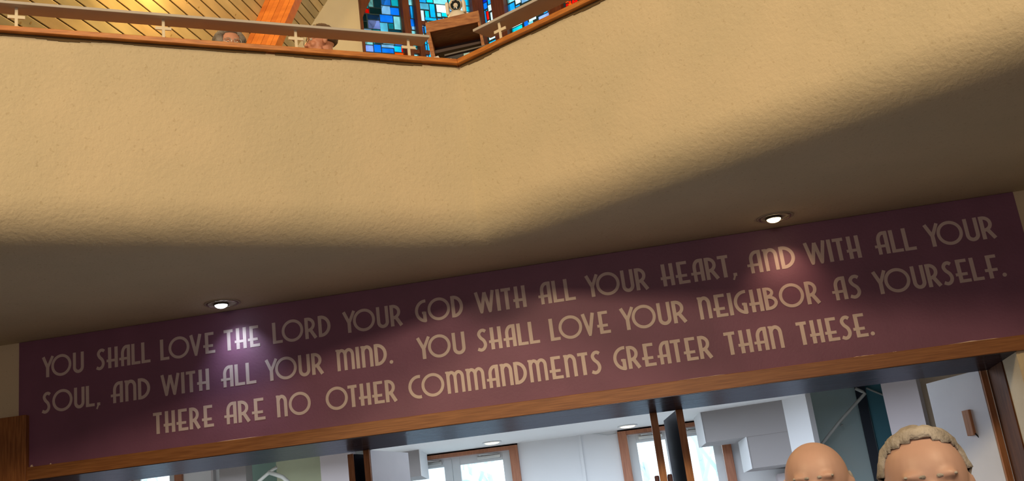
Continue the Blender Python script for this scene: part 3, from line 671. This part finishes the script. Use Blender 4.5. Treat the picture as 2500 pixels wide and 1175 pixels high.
glazing(w2, gr, rD[1], UR1, vlo2, vtop, [], ['white','pale','sky'], 14)
for wn, pt, ua, ub, vl in ((w1, gl, 0, uw, vlo), (w2, gr, 0, UR1, vlo2)):
    m = MB(); m.prism([pt(ua,WZ0,-.05), pt(ub,WZ0,-.05), pt(ub,vl,-.05), pt(ua,vl,-.05)], pt(0,0,.06)-pt(0,0,-.05)); under(m.build('sill_panel', M['mullion']), wn)
    m = MB(); m.prism([pt(ua,vtop-.09,-.05), pt(ub,vtop-.09,-.05), pt(ub,vtop,-.05), pt(ua,vtop,-.05)], pt(0,0,.06)-pt(0,0,-.05)); under(m.build('head_rail', M['mullion']), wn)
# curved brown brace in the upper left of the window
m = MB()
for i in range(6):
    t0, t1_ = i/6, (i+1)/6
    def bc(t): x = 909-30*t**.8; y = -8+62*t; return uvL(x, y)
    a_, b_ = bc(t0), bc(t1_)
    m.prism([gl(uw,a_[1],.02), gl(a_[0],a_[1],.02), gl(b_[0],b_[1],.02), gl(uw,b_[1],.02)], gl(0,0,.05)-gl(0,0))
a_ = uvL(909,-8); m.prism([gl(uw,a_[1],.02), gl(uw,a_[1]+.5,.02), gl(a_[0]-.15,a_[1]+.5,.02), gl(a_[0],a_[1],.02)], gl(0,0,.05)-gl(0,0))
under(m.build('corner_brace', M['mullion']), w1)
# slanted brown rails crossing behind the handrail
for x0, x1, yy in ((1017,1040,58), (1000,1046,128)):
    ua, v = uvL(x0, yy); ub = uvL(x1, yy)[0]; m = MB(); m.prism([gl(ua,v-.03,.0), gl(ub,v-.03,.0), gl(ub,v+.03,.0), gl(ua,v+.03,.0)], gl(0,0,.05)-gl(0,0)); under(m.build('cross_rail', M['mullion']), w1)

# ------------------------------------------------------------------ console box with camera on the balcony corner
cc = offpt(0, .10)
def cpt(x, y, off=0.0):
    """point on the console's front plane (faces the camera)"""
    return hit(x, y, Vector((.10,-1,0)), cc+Vector((0,off,0)))
cons = empty('wooden_console_box', Vector((cc.x, cc.y, ZT+.045))); tag(cons, 'open-fronted brown wooden console box on the balcony corner', 'box')
back = Vector((-.03, .34, .0))
def board(name, pts, ext, mt): m = MB(); m.prism(pts, ext); return under(bevel(m.build(name, mt), .003), cons)
T = [cpt(1038,55), cpt(1168,25), cpt(1171,53), cpt(1041,80)]
board('top_board', T, back+Vector((0,0,.0)), M['console'])
board('side_board', [cpt(1040,80), cpt(1050,78), cpt(1064,143), cpt(1053,143)], back, M['console'])
board('side_board', [cpt(1166,54), cpt(1171,53), cpt(1184,112), cpt(1176,114)], back, M['console'])
board('back_panel', [cpt(1040,70,.30), cpt(1174,40,.30), cpt(1184,106,.30), cpt(1052,136,.30)], Vector((0,.02,0)), M['consin'])
board('bottom_board', [cpt(1056,124,.02), cpt(1182,98,.02), cpt(1184,104,.02), cpt(1058,132,.02)], back*.9, M['consin'])
tray = empty('black_cable_tray', cpt(1120,140)); tag(tray, 'black metal tray with cables under the wooden console box', 'tray')
def tb(name, pts, ext, mt): m = MB(); m.prism(pts, ext); return under(m.build(name, mt), tray)
tb('tray_lip', [cpt(1085,133,-.06), cpt(1190,108,-.06), cpt(1190,111,-.06), cpt(1085,137,-.06)], (0,.03,0), M['darkmetal'])
tb('tray_bar', [cpt(1085,138,-.04), cpt(1145,124,-.04), cpt(1192,110,-.04), cpt(1190,119,-.04), cpt(1150,146,-.04), cpt(1090,152,-.04)], (0,.12,0), M['black'])
for gx, gy in ((1132,131),(1152,127),(1088,145)): tb('glint_patch', [cpt(gx,gy,-.045), cpt(gx+14,gy-3,-.045), cpt(gx+14,gy+2,-.045), cpt(gx,gy+5,-.045)], (0,.01,0), M['blueglint'])  # blue reflections on the black tray put in as pale patches
tb('tray_foot', [cpt(1058,140,-.04), cpt(1070,136,-.04), cpt(1078,149,-.04), cpt(1062,148,-.04)], (0,.06,0), M['closer'])
m = MB(); m.tube([cpt(1003,141,-.10), cpt(1030,143,-.10), cpt(1058,147,-.10), cpt(1085,148,-.09), cpt(1112,146,-.09), cpt(1150,136,-.09), cpt(1186,113,-.08)], .007, 8); under(m.build('cable', M['black'], smooth=True), tray)

pc = empty('pan_tilt_camera', cpt(1113, 40, .16)); tag(pc, 'white pan-tilt camera with black lens on top of the console box', 'camera')
c0 = cpt(1112, 12, .16); px_m = 1/((c0-CAM).dot(Fv)/FPX)   # pixels per metre
r_ = 12/px_m; vv = (CAM-c0).normalized(); zz = Vector((0,0,1)); xx = Vector((1,0,0))
m = MB(); m.lathe([(0,-.045),(r_*1.9,-.045),(r_*2.0,-.03),(r_*1.7,.0),(r_*1.3,.02),(0,.02)], c0-zz*r_*2.3, zz, 28); under(m.build('base', M['camwhite'], smooth=True), pc)
for sgn in (-1, 1):
    m = MB(); m.obox(c0+xx*sgn*r_*1.70-zz*r_*.75, xx*r_*.34, (0,r_*.8,0), zz*r_*1.45); under(bevel(m.build('yoke_arm', M['camwhite']), .012, 3), pc)
m = MB(); m.ellip(c0, (r_*1.35, r_*1.35, r_*1.45), 24, 16); under(m.build('head', M['camwhite'], smooth=True), pc)
m = MB(); m.lathe([(r_*1.02,.0),(r_*1.02,r_*1.3),(r_*.85,r_*1.42),(r_*.7,r_*1.3),(0,r_*1.25)], c0, vv, 28); lens = m.build('lens', M['blackgl'], smooth=True); under(lens, pc)

# ------------------------------------------------------------------ narthex beyond the doorway
ZC = 3.27
m = MB(); m.prism([(2.35,.8,ZC),(5.70,.8,ZC),(6.44,6.66,ZC),(6.52,8.6,ZC),(.9,8.6,ZC),(.95,7.25,ZC)], (0,0,.1)); struct(m.build('ceiling', M['greyceil']))
ZU = 4.05     # the stairwells left and right are open up to the balcony slab
YB = 8.1
xd1a, xd1b = 1.50-.62, 2.74       # first door set
xd2a, xd2b = 4.09, 5.52
xd0a, xd0b = -2.96, -2.06
m = MB()
for x0, x1 in ((-9, xd0a), (xd0b, xd1a), (xd1b, xd2a), (xd2b, 17)): m.box(x0, x1, YB, YB+.2, .12, ZU)
for x0, x1 in ((xd1a, xd1b), (xd2a, xd2b), (xd0a, xd0b)): m.box(x0, x1, YB, YB+.2, (ZC if x0 > 0 else 3.72), ZU)
struct(m.build('wall_narthex', M['white']))
m = MB(); m.box(3.56, 3.60, YB-.03, YB, .12, ZC); struct(m.build('trim_8', M['white']))
def glazed_door(name, x0, x1, label, two=True):
    e = empty(name, ((x0+x1)/2, YB, .12)); struct(e, label); zt = ZC-.02 if x0 > 0 else 3.70
    def bx(nm, a, b, c, d, z0, z1, mt, bv=.004):
        m = MB(); m.box(a, b, c, d, z0, z1); return under(bevel(m.build(nm, mt), bv), e)
    fw = .115
    bx('frame_side', x0, x0+fw, YB-.06, YB+.2, .12, zt, M['frame']); bx('frame_side', x1-fw, x1, YB-.06, YB+.2, .12, zt, M['frame'])
    bx('frame_head', x0+fw, x1-fw, YB-.055, YB+.2, zt-.05, zt, M['frame'])
    a, b = x0+fw+.004, x1-fw-.004; mid = (a+b)/2; zt2 = zt-.055
    lv = [(a, mid-.002), (mid+.002, b)] if two else [(a, b)]
    for i, (p, q) in enumerate(lv):
        st = .11; zg = zt-.165
        l = bx('door_leaf', p, p+st, YB+.04, YB+.085, .13, zt2, M['alu'])
        for (s0, s1, z0, z1) in ((q-st, q, .13, zt2), (p+st, q-st, zg, zt2), (p+st, q-st, .13, .45)):
            m = MB(); m.box(s0, s1, YB+.04, YB+.085, z0, z1); c = bevel(m.build('stile', M['alu']), .004); under(c, e)
        m = MB(); m.box(p+st, q-st, YB+.058, YB+.064, .45, zg); under(m.build('pane', M['clear']), e)
        m = MB(); m.box(q-st-.34, q-st-.02, YB-.01, YB+.04, zt2-.075, zt2-.035); m.box(q-st-.30, q-st-.28, YB-.12, YB, zt2-.03, zt2-.018); m.bar((q-st-.29,YB-.12,zt2-.024),(q-st-.05,YB-.0,zt2-.024),.02,.012); under(bevel(m.build('door_closer', M['closer']), .004), e)
    return e
glazed_door('door_1', xd1a, xd1b, 'glazed entrance doors in an orange-brown frame, left of the two bright pairs')
glazed_door('door_2', xd2a, xd2b, 'glazed entrance doors in an orange-brown frame behind the middle door leaves')
glazed_door('door_3', xd0a, xd0b, 'far left glazed entrance door cut off by the frame bottom', False)

def prism_z(name, pts, z0, z1, mt, lab=None, st=True):
    m = MB(); m.prism([(p[0], p[1], z0) for p in pts], (0,0,z1-z0)); o = m.build(name, mt)
    return struct(o, lab) if st else o
# stepped bulkheads on the right
n1 = Vector((6.174-5.201, 6.941-7.156, 0)).normalized(); nb = Vector((-n1.y, n1.x, 0)); P1 = Vector((5.201, 7.156, 0))
zb1 = (hit(1725,1080,nb,P1).z+hit(1923,1054.5,nb,P1).z)/2
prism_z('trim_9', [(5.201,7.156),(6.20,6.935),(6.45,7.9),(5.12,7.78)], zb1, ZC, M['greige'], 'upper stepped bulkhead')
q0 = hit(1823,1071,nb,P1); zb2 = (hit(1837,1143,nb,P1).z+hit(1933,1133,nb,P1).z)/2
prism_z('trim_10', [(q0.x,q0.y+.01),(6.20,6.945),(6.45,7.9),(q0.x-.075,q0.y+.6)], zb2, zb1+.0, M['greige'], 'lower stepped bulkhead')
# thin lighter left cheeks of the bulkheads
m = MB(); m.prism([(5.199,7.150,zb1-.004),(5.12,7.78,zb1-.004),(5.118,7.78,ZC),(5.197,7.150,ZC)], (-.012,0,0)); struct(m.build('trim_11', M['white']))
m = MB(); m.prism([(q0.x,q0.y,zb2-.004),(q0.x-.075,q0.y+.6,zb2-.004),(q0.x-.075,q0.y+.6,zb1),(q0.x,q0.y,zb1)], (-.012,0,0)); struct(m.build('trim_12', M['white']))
prism_z('wall_stair_left', [(6.174,6.93),(6.43,6.645),(6.50,6.75),(6.50,8.1),(6.3,8.1)], .12, ZU, M['white'])
prism_z('wall_low_bulkhead', [(6.0,7.6),(6.30,7.5),(6.4,8.1),(6.0,8.1)], .12, 2.45, M['lilac'])
# stairwell
m = MB(); m.box(6.5, 9.5, 8.0, 8.1, .12, ZU); struct(m.build('wall_stair_back', M['teal']))
m = MB(); m.box(7.30, 7.62, 7.93, 8.0, .12, ZU); struct(m.build('wall_stair_panel', M['tealdark']))
a_ = ony(2100,960,7.9); 
m = MB(); t0_, t1_ = ony(2087,948,7.85), ony(2112,945,7.85); b0_, b1_ = ony(2105,1034,7.85), ony(2128,1033,7.85)
m.prism([t0_+Vector((0,0,.15)), t1_+Vector((0,0,.15)), b1_, b1_-Vector((0,0,1.9)), b0_-Vector((0,0,1.9)), b0_], (0,.04,0)); tag(m.build('stair_curtain', M['navy']), 'dark navy vertical strip behind the bent stair handrail', 'curtain')
hr = empty('stair_handrail', ony(2060,1020,7.5)); tag(hr, 'pale grey handrail bent at its top on the blue-green stair wall', 'handrail')
m = MB(); m.tube([ony(1995,1100,7.6), ony(2050,1030,7.6), ony(2100,974,7.6), ony(2112,961,7.6), ony(2106,957,7.6), ony(2088,949,7.6)], .020, 10); under(m.build('rail', M['gray'], smooth=True), hr)
m = MB(); m.tube([ony(2056,1038,7.6), ony(2054,1040,7.98)], .012, 8); under(m.build('bracket', M['closer'], smooth=True), hr)
m = MB(); m.tube([ony(2115,948,7.9), ony(2156,965,7.9)], .012, 8); tag(m.build('stair_handrail', M['gray'], smooth=True), 'thin pale rail sloping down right beside the white stair column', 'handrail')
hr2 = MB(); hr2.tube([ony(1905,1190,6.2), ony(1946,1142,6.2), ony(1952,1137,6.4)], .018, 10); tag(hr2.build('short_handrail', M['door_edge'], smooth=True), 'short brown wooden handrail end left of the bald person', 'handrail')
prism_z('wall_stair_right', [(7.307,6.684),(7.677,6.512),(7.75,6.7),(7.4,6.9)], .12, ZU, M['lilac'])
m = MB(); m.box(7.66, 9.5, 6.8, 6.9, .12, ZU); struct(m.build('wall_beige', mat('tan_paint', (.46,.37,.27), .85)))
# bulkhead beside door 1 and the left stair
P4a, P4b, P4c = onz(985,1104,ZC), onz(1021,1098,ZC), Vector((1.50,7.95,0)); zb4 = ony(1000,1166,P4a.y).z
prism_z('trim_13', [(P4a.x-.6,P4a.y+.05),(P4a.x,P4a.y),(P4b.x,P4a.y-.05),(P4c.x,P4c.y),(P4a.x-.6,8.0)], zb4, ZC, M['greige'], 'short bulkhead left of the entrance doors')
m = MB(); m.prism([(P4b.x+.003,P4a.y-.055,zb4-.003),(P4c.x+.003,P4c.y,zb4-.003),(P4c.x+.003,P4c.y,ZC),(P4b.x+.003,P4a.y-.055,ZC)], (.012,0,0)); struct(m.build('trim_14', M['white']))
def col_px(x0, x1, Y, mt, name='wall_narthex_left', d=.25, z1=4.05):
    a, b = ony(x0, 1150, Y), ony(x1, 1150, Y); m = MB(); m.box(a.x, b.x, Y, Y+d, .12, z1); return struct(m.build(name, mt))
col_px(240, 300, 7.2, M['lilac']); col_px(515, 520, 7.98, M['lilac'], d=.1); col_px(535, 600, 6.9, M['greige']); col_px(600, 677, 7.8, M['mint']); col_px(675, 783, 7.4, M['green']); col_px(783, 860, 7.0, M['lilac'])
hl_ = empty('stair_handrail', ony(660,1165,6.8)); tag(hl_, 'blue-grey handrail rising in front of the mint green wall', 'handrail')
m = MB(); m.tube([ony(622,1185,6.8), ony(650,1160,6.8), ony(668,1146,6.8), ony(676,1141,6.8)], .022, 8); m.tube([ony(655,1153,6.8), ony(690,1165,6.8), ony(712,1185,6.8)], .028, 8); under(m.build('rail', M['gray'], smooth=True), hl_)
# narthex recessed lamps seen edge on
for i, (x, y, lab) in enumerate(((2.49,7.5,'left of the two lit recessed lamps in the white lobby ceiling'), (4.26,7.6,'right of the two lit recessed lamps in the white lobby ceiling'))):
    e = empty('lobby_ceiling_light', (x,y,ZC)); tag(e, lab, 'ceiling light')
    m = MB(); m.lathe([(.125,.0),(.13,-.012),(.105,-.016),(.10,-.004)], (0,0,0), (0,0,1), 32); m.build('trim_ring', M['white'], e, True)
    m = MB(); m.lathe([(.098,-.010),(.085,-.022),(.05,-.028),(0,-.030)], (0,0,0), (0,0,1), 28); m.build('diffuser', M['yellowlamp'], e, True)
# thin cable on the lobby wall
m = MB(); m.tube([ony(1398,1061.5,YB-.01), ony(1425,1059,YB-.01), ony(1455,1059.5,YB-.01), ony(1485,1063,YB-.01), ony(1505,1058,YB-.01)], .004, 6); tag(m.build('wall_cable', M['alu'], smooth=True), 'thin sagging cable at the top of the lobby wall between the door frames', 'cable')

# ------------------------------------------------------------------ outside: snow, trees
m = MB(); N_ = 24
for i in range(N_+1):
    for j in range(N_+1):
        x = -45+100*i/N_; y = 8.5+75*j/N_; t = (y-8.5)/75
        z = -.1 + 6.4*t**1.35 + 1.0*noise.noise(Vector((x*.08, y*.08, 0)))*min(1, t*3)
        m.v.append((x, y, z))
for i in range(N_):
    for j in range(N_): a = i*(N_+1)+j; m.f.append((a, a+N_+1, a+N_+2, a+1))
tag(m.build('snowy_ground', M['snow'], smooth=True), 'snow covered slope outside the entrance doors', 'snow', kind='stuff')
def gz(x, y): t = (y-8.5)/75; return -.1+6.4*t**1.35+1.0*noise.noise(Vector((x*.08, y*.08, 0)))*min(1, t*3)
def tree(x, y, h, seed, label):
    rnd = random.Random(seed); b0 = Vector((x, y, gz(x, y)-.1)); e = empty('bare_tree', b0); tag(e, label, 'tree', 'snow dusted trees outside the doors')
    mt = MB(); mb = MB()
    def grow(p, d, L_, r, lev):
        q = p+d*L_; mid = p+d*L_*.5+Vector((rnd.uniform(-1,1),rnd.uniform(-1,1),0))*L_*.05
        (mt if lev == 0 else mb).tube([p, mid, q], [r, r*.8, r*.6], 6 if lev < 2 else 4)
        if lev >= 5: return
        for k in range(rnd.choice((2,3,3)) if lev < 4 else 3):
            dd = (d+Vector((rnd.uniform(-1,1), rnd.uniform(-1,1), rnd.uniform(-.25,.7)))*.75).normalized()
            grow(p+d*L_*rnd.uniform(.55,1), dd, L_*rnd.uniform(.55,.78), r*.55, lev+1)
    grow(b0, Vector((rnd.uniform(-.06,.06), 0, 1)).normalized(), h*.32, h*.014, 0)
    under(mt.build('trunk', M['bark'], smooth=True, fix=False), e); o = under(mb.build('branches', M['twig'], smooth=True, fix=False), e); o['kind'] = 'stuff'
for i, (px, Y, h) in enumerate(((1145,34,10),(1200,46,12),(1072,40,11),(1560,34,9),(1585,50,12),(1712,40,11),(1745,30,9),(1785,24,8),(1770,54,13),(370,34,10))):
    p = ony(px, 1150, Y); tree(p.x, Y, h, i, ['frosted tree behind the right-hand glass of the left entrance doors, nearest','frosted tree farther back behind the right-hand glass of the left entrance doors','frosted tree behind the left-hand glass of the left entrance doors','nearest frosted tree behind the glass left of the edge-on leaf','farther frosted tree behind the glass left of the edge-on leaf','frosted tree just right of the black door leaf','bare tree between the black door leaf and the bulkhead','bare tree nearest the glass, below the upper bulkhead','tall tree farthest back below the upper bulkhead','tree seen through the far left door glass'][i])
def shed(px, py, Y, wd, label):
    p = ony(px, py, Y); e = empty('distant_shed', (p.x, Y, gz(p.x, Y))); tag(e, label, 'building')
    m = MB(); m.box(p.x-wd/2, p.x+wd/2, Y, Y+3, gz(p.x,Y)-.5, p.z-.5); under(m.build('wall', M['blueroof']), e)
    m = MB(); m.prism([(p.x-wd/2-.2,Y-.2,p.z-.5),(p.x+wd/2+.2,Y-.2,p.z-.5),(p.x,Y-.2,p.z+.25)], (0,3.4,0)); under(m.build('roof', M['snow']), e)
shed(1072, 1140, 30, 1.3, 'small blue building behind the left door glass'); shed(1790, 1160, 27, 2.2, 'pale blue building low behind the right door glass')

# ------------------------------------------------------------------ people
def cap(mb, a, b, ra, rb, n=14):
    a = Vector(a); b = Vector(b); d = b-a; L_ = d.length; d.normalize(); pts = []; rad = []
    for t in (-1, -.7, -.35): pts.append(a+d*ra*t); rad.append(ra*math.sqrt(max(.02, 1-t*t)))
    for t in (0, .25, .5, .75, 1): pts.append(a+(b-a)*t); rad.append(ra+(rb-ra)*t)
    for t in (.35, .7, 1): pts.append(b+d*rb*t); rad.append(rb*math.sqrt(max(.02, 1-t*t)))
    mb.tube(pts, rad, n)
def fuse(mb, name, mt, parent, vox, sm=4):
    o = mb.build(name, mt, None, True)
    r = o.modifiers.new('remesh', 'REMESH'); r.mode = 'VOXEL'; r.voxel_size = vox; r.use_smooth_shade = True
    s_ = o.modifiers.new('smooth', 'SMOOTH'); s_.factor = .5; s_.iterations = sm
    dg = bpy.context.evaluated_depsgraph_get(); me = D.meshes.new_from_object(o.evaluated_get(dg)); old = o.data; o.modifiers.clear(); o.data = me; D.meshes.remove(old)
    for p in me.polygons: p.use_smooth = True
    o.parent = parent; return o
def person(head, facing, zfloor, seated, label, skin, hairm, style, shirt, glasses=None, k=1.0, tilt=0):
    """head = world centre of the skull; facing = angle of the look direction (0 = +X)"""
    head = Vector(head); H = head.z-zfloor
    e = empty('person', (head.x, head.y, zfloor), facing); tag(e, label, 'person')
    hz = H; b = MB()      # local frame: +X is where the person looks, Y left
    def h(x, y, z): return Vector((x*k, y*k, hz+z*k))
    b.ellip(h(-.012,0,.012), (.098*k,.081*k,.092*k), 28, 20)       # cranium
    b.ellip(h(.030,0,-.045), (.058*k,.056*k,.080*k), 24, 16)       # face
    b.ellip(h(.060,0,-.105), (.024*k,.024*k,.020*k), 16, 10)       # chin
    for s in (-1, 1):
        b.ellip(h(.060,s*.036,-.048), (.022*k,.020*k,.024*k), 14, 10)   # cheek
        b.ellip(h(.072,s*.028,.012), (.016*k,.026*k,.010*k), 14, 8)     # brow
        b.ellip(h(-.008,s*.080,-.025), (.018*k,.009*k,.034*k), 14, 10); b.ellip(h(-.016,s*.088,-.015), (.010*k,.006*k,.024*k), 10, 8)   # ear
        cap(b, h(.02,s*.045,-.085), h(.05,s*.02,-.105), .018*k, .018*k, 10)   # jaw
    cap(b, h(.082,0,-.008), h(.102,0,-.045), .009*k, .012*k, 10); b.ellip(h(.100,0,-.050), (.016*k,.017*k,.011*k), 12, 8)   # nose
    b.ellip(h(.082,0,-.078), (.012*k,.024*k,.009*k), 12, 8)
    cap(b, h(-.030,0,-.06), h(-.035,0,-.20), .055*k, .058*k)        # neck
    sh = hz-.235*k; hip = .50 if seated else sh-.52*k
    if seated: hip = sh-.50*k
    b.ellip((-.03,0,sh-.10), (.115*k,.185*k,.17*k), 24, 16); b.ellip((-.03,0,(sh+hip)/2-.05), (.105*k,.155*k,.24*k), 24, 16); b.ellip((-.02,0,hip), (.12*k,.165*k,.12*k), 24, 14)
    c1 = MB(); c1.ellip((-.03,0,sh-.10), (.128*k,.20*k,.178*k), 24, 16); c1.ellip((-.03,0,(sh+hip)/2-.05), (.12*k,.17*k,.25*k), 24, 16); c1.ellip((-.02,0,hip), (.132*k,.178*k,.11*k), 24, 14)
    tr = MB(); tr.ellip((-.02,0,hip-.01), (.13*k,.176*k,.115*k), 24, 14); shoes = []
    for s in (-1, 1):
        S_ = Vector((-.03, s*.185*k, sh-.03)); Eb = Vector((-.02 if not seated else .05, s*.235*k, sh-.30*k)); W_ = Vector((.10 if not seated else .26, s*(.235*k if not seated else .13*k), sh-(.53*k if not seated else .40*k)))
        cap(b, (-.03, s*.10*k, sh-.02), S_, .055*k, .05*k); cap(b, S_, Eb, .050*k, .040*k); cap(b, Eb, W_, .040*k, .026*k)
        cap(c1, (-.03, s*.10*k, sh-.025), S_, .068*k, .063*k); cap(c1, S_, Eb, .062*k, .052*k); cap(c1, Eb, Eb+(W_-Eb)*.9, .052*k, .038*k)
        dn = (W_-Eb).normalized(); lat = Vector((0,0,1)).cross(dn); lat = (lat if lat.length > .1 else Vector((0,1,0))).normalized(); lat = Vector((lat.x*s, lat.y*s, lat.z*s))
        pal = W_+dn*.05; b.ellip(pal, (.035*k,.022*k,.035*k), 14, 10)
        for f_, ln in enumerate((.070,.080,.074,.058)):
            r0 = pal+dn*.03+lat*(f_-1.5)*.018; kn = r0+dn*ln*.5; tp = kn+(dn+Vector((0,0,-.5))).normalized()*ln*.5
            cap(b, r0-dn*.02, kn, .0095, .009, 8); cap(b, kn, tp, .009, .0075, 8)
        cap(b, W_+dn*.02-lat*.02, W_+dn*.06-lat*.05, .011, .010, 8); cap(b, W_+dn*.06-lat*.05, W_+dn*.09-lat*.052, .010, .008, 8)
        Hp = Vector((-.02, s*.09*k, hip-.03))
        if seated: Kn = Vector((.42*k, s*.11*k, hip-.02)); An = Vector((.40*k, s*.11*k, .09))
        else: Kn = Vector((.01, s*.10*k, hip*.53)); An = Vector((-.02, s*.10*k, .09))
        cap(b, Hp, Kn, .080*k, .055*k); cap(b, Kn, An, .053*k, .036*k); cap(b, An-Vector((.01,0,.04)), An+Vector((.14,0,-.06)), .032, .026)
        cap(tr, Hp, Kn, .092*k, .068*k); cap(tr, Kn, An+Vector((0,0,.04)), .066*k, .055*k)
        so = MB(); cap(so, An-Vector((.03,0,.045)), An+Vector((.15,0,-.052)), .042, .037, 12); shoes.append(so)
    fuse(b, 'body', skin, e, .0055, 3); fuse(c1, 'shirt', shirt, e, .012, 4); fuse(tr, 'trousers', M['trousers'], e, .014, 4)
    for so in shoes: so.build('shoe', M['shoe'], e, True)
    for s in (-1, 1):
        m = MB(); m.ellip(h(.0735,s*.031,-.012), (.0115*k,.0120*k,.0090*k), 14, 10); ey = m.build('eye', M['eye'], e, True)
        m = MB(); m.ellip(h(.0838,s*.031,-.012), (.0020*k,.0052*k,.0052*k), 12, 8); m.build('iris', M['iris'], ey, True)
    for s in (-1, 1):
        m = MB(); cap(m, h(.083,s*.014,.010), h(.078,s*.048,.012), .0045*k, .0030*k, 8); m.build('eyebrow', hairm or M['hairlight'], e, True)
    m = MB(); m.ellip(h(.0915,0,-.079), (.005*k,.020*k,.0055*k), 14, 8); m.build('lips', M['lips'], e, True)
    # hair: displaced shell over part of the skull
    if hairm:
        hb = MB(); nu, nv = 64, 34; grid = {}
        for j in range(nv+1):
            th = math.pi*j/nv
            for i in range(nu):
                a = 2*math.pi*i/nu; d = Vector((math.sin(th)*math.cos(a), math.sin(th)*math.sin(a), math.cos(th)))
                if style == 'long': mm = max(min(.50+.25*abs(d.y)-d.x, d.z+.93), d.z-.62); th_ = .024+.012*noise.noise(d*4)
                elif style == 'short': mm = max(d.z-(.10+.62*max(0, d.x)), min(.05-d.x, d.z+.45)); th_ = .011+.005*noise.noise(d*9)
                elif style == 'thin': mm = max(d.z-(.50+.42*max(0, d.x))+.05*noise.noise(d*5), min(.05-d.x, d.z+.45)); th_ = .008+.005*noise.noise(d*6)
                else: mm = min(.10-d.x, d.z+.5, .12-d.z); th_ = .005+.003*noise.noise(d*9)
                if style != 'long' and abs(d.y) > .86 and d.z < .02: mm = min(mm, -.15-d.x)
                tp_ = max(0, min(1, (mm+.03)*5)); tp_ = tp_*tp_*(3-2*tp_); th_ = -.003+(th_+.003)*tp_; on = mm > -.05
                R_ = Vector((.098+th_, .081+th_, .092+th_)); zo = .012
                p = Vector((d.x*R_.x, d.y*R_.y, d.z*R_.z))
                if style == 'long' and d.z < -.2: p.z -= .05*(-d.z-.2); p.y *= 1.15
                grid[(i,j)] = (h(-.012+p.x, p.y, zo+p.z), on)
        idx = {}
        for kk, (p, on) in grid.items(): idx[kk] = len(hb.v); hb.v.append(tuple(p))
        for j in range(nv):
            for i in range(nu):
                q = [(i,j),((i+1)%nu,j),((i+1)%nu,j+1),(i,j+1)]
                if all(grid[t][1] for t in q): hb.f.append(tuple(idx[t] for t in q))
        ho = hb.build('hair', hairm, e, True, fix=False); so_ = ho.modifiers.new('solid', 'SOLIDIFY'); so_.thickness = .006; so_.offset = -1
    if glasses:
        gm = MB()
        for s in (-1, 1):
            gm.lathe([(.021*k,-.0015),(.0235*k,-.0015),(.0235*k,.0015),(.021*k,.0015)], h(.098,s*.031,-.012), (1,0,0), 24, True)
            gm.tube([h(.098,s*.054,-.008), h(.05,s*.076,-.006), h(-.012,s*.088,-.004), h(-.03,s*.088,-.02)], .0018, 6)
        gm.tube([h(.098,-.008,-.008), h(.101,0,-.006), h(.098,.008,-.008)], .0016, 6); go = gm.build('glasses', glasses, e, True)
        for s in (-1, 1):
            m = MB(); m.lathe([(.021*k,0),(.021*k,.0012),(0,.0016)], h(.098,s*.031,-.012), (1,0,0), 20); m.build('lens', M['clear'], go, True)
    return e

def behind(px, py, inset, n_=None): return hit(px, py, nL, A+nL*inset)
# balcony: seated woman with parted grey hair, seated man in profile
p = behind(560, 112, .93); v = CAM-p
ZF = 4.17
person(p, math.atan2(-nL.y, -nL.x), ZF, True, 'person with long parted grey hair and glasses peering over the left balcony rail', M['skin'], M['hairgrey'], 'long', M['cloth2'], M['closer'], 1.14)
p = behind(781, 99, 1.42); v = CAM-p
person(p, math.atan2(dL.y, dL.x), ZF, True, 'person with short brown hair and glasses in profile behind the balcony rail', M['skin2'], M['hairbrown'], 'short', M['cloth'], M['black'], 1.2)
def at_depth(x, y, dep): return CAM+ray(x, y)*(dep/FPX)
p = at_depth(2266, 1181, 2.62); v = CAM-p
person(p, math.atan2(v.y, v.x)+.1, .1, False, 'person with receding light grey hair at right, cut off by the frame bottom', M['skin3'], M['hairlight'], 'thin', M['cloth3'], None, 1.05)
p = at_depth(1996, 1180, 3.25); v = CAM-p
person(p, math.atan2(v.y, v.x)-.1, .1, False, 'bald person left of the grey-haired person, only the forehead above the frame bottom', M['skin3'], M['hairlight'], 'bald', M['cloth4'], None, 1.02)
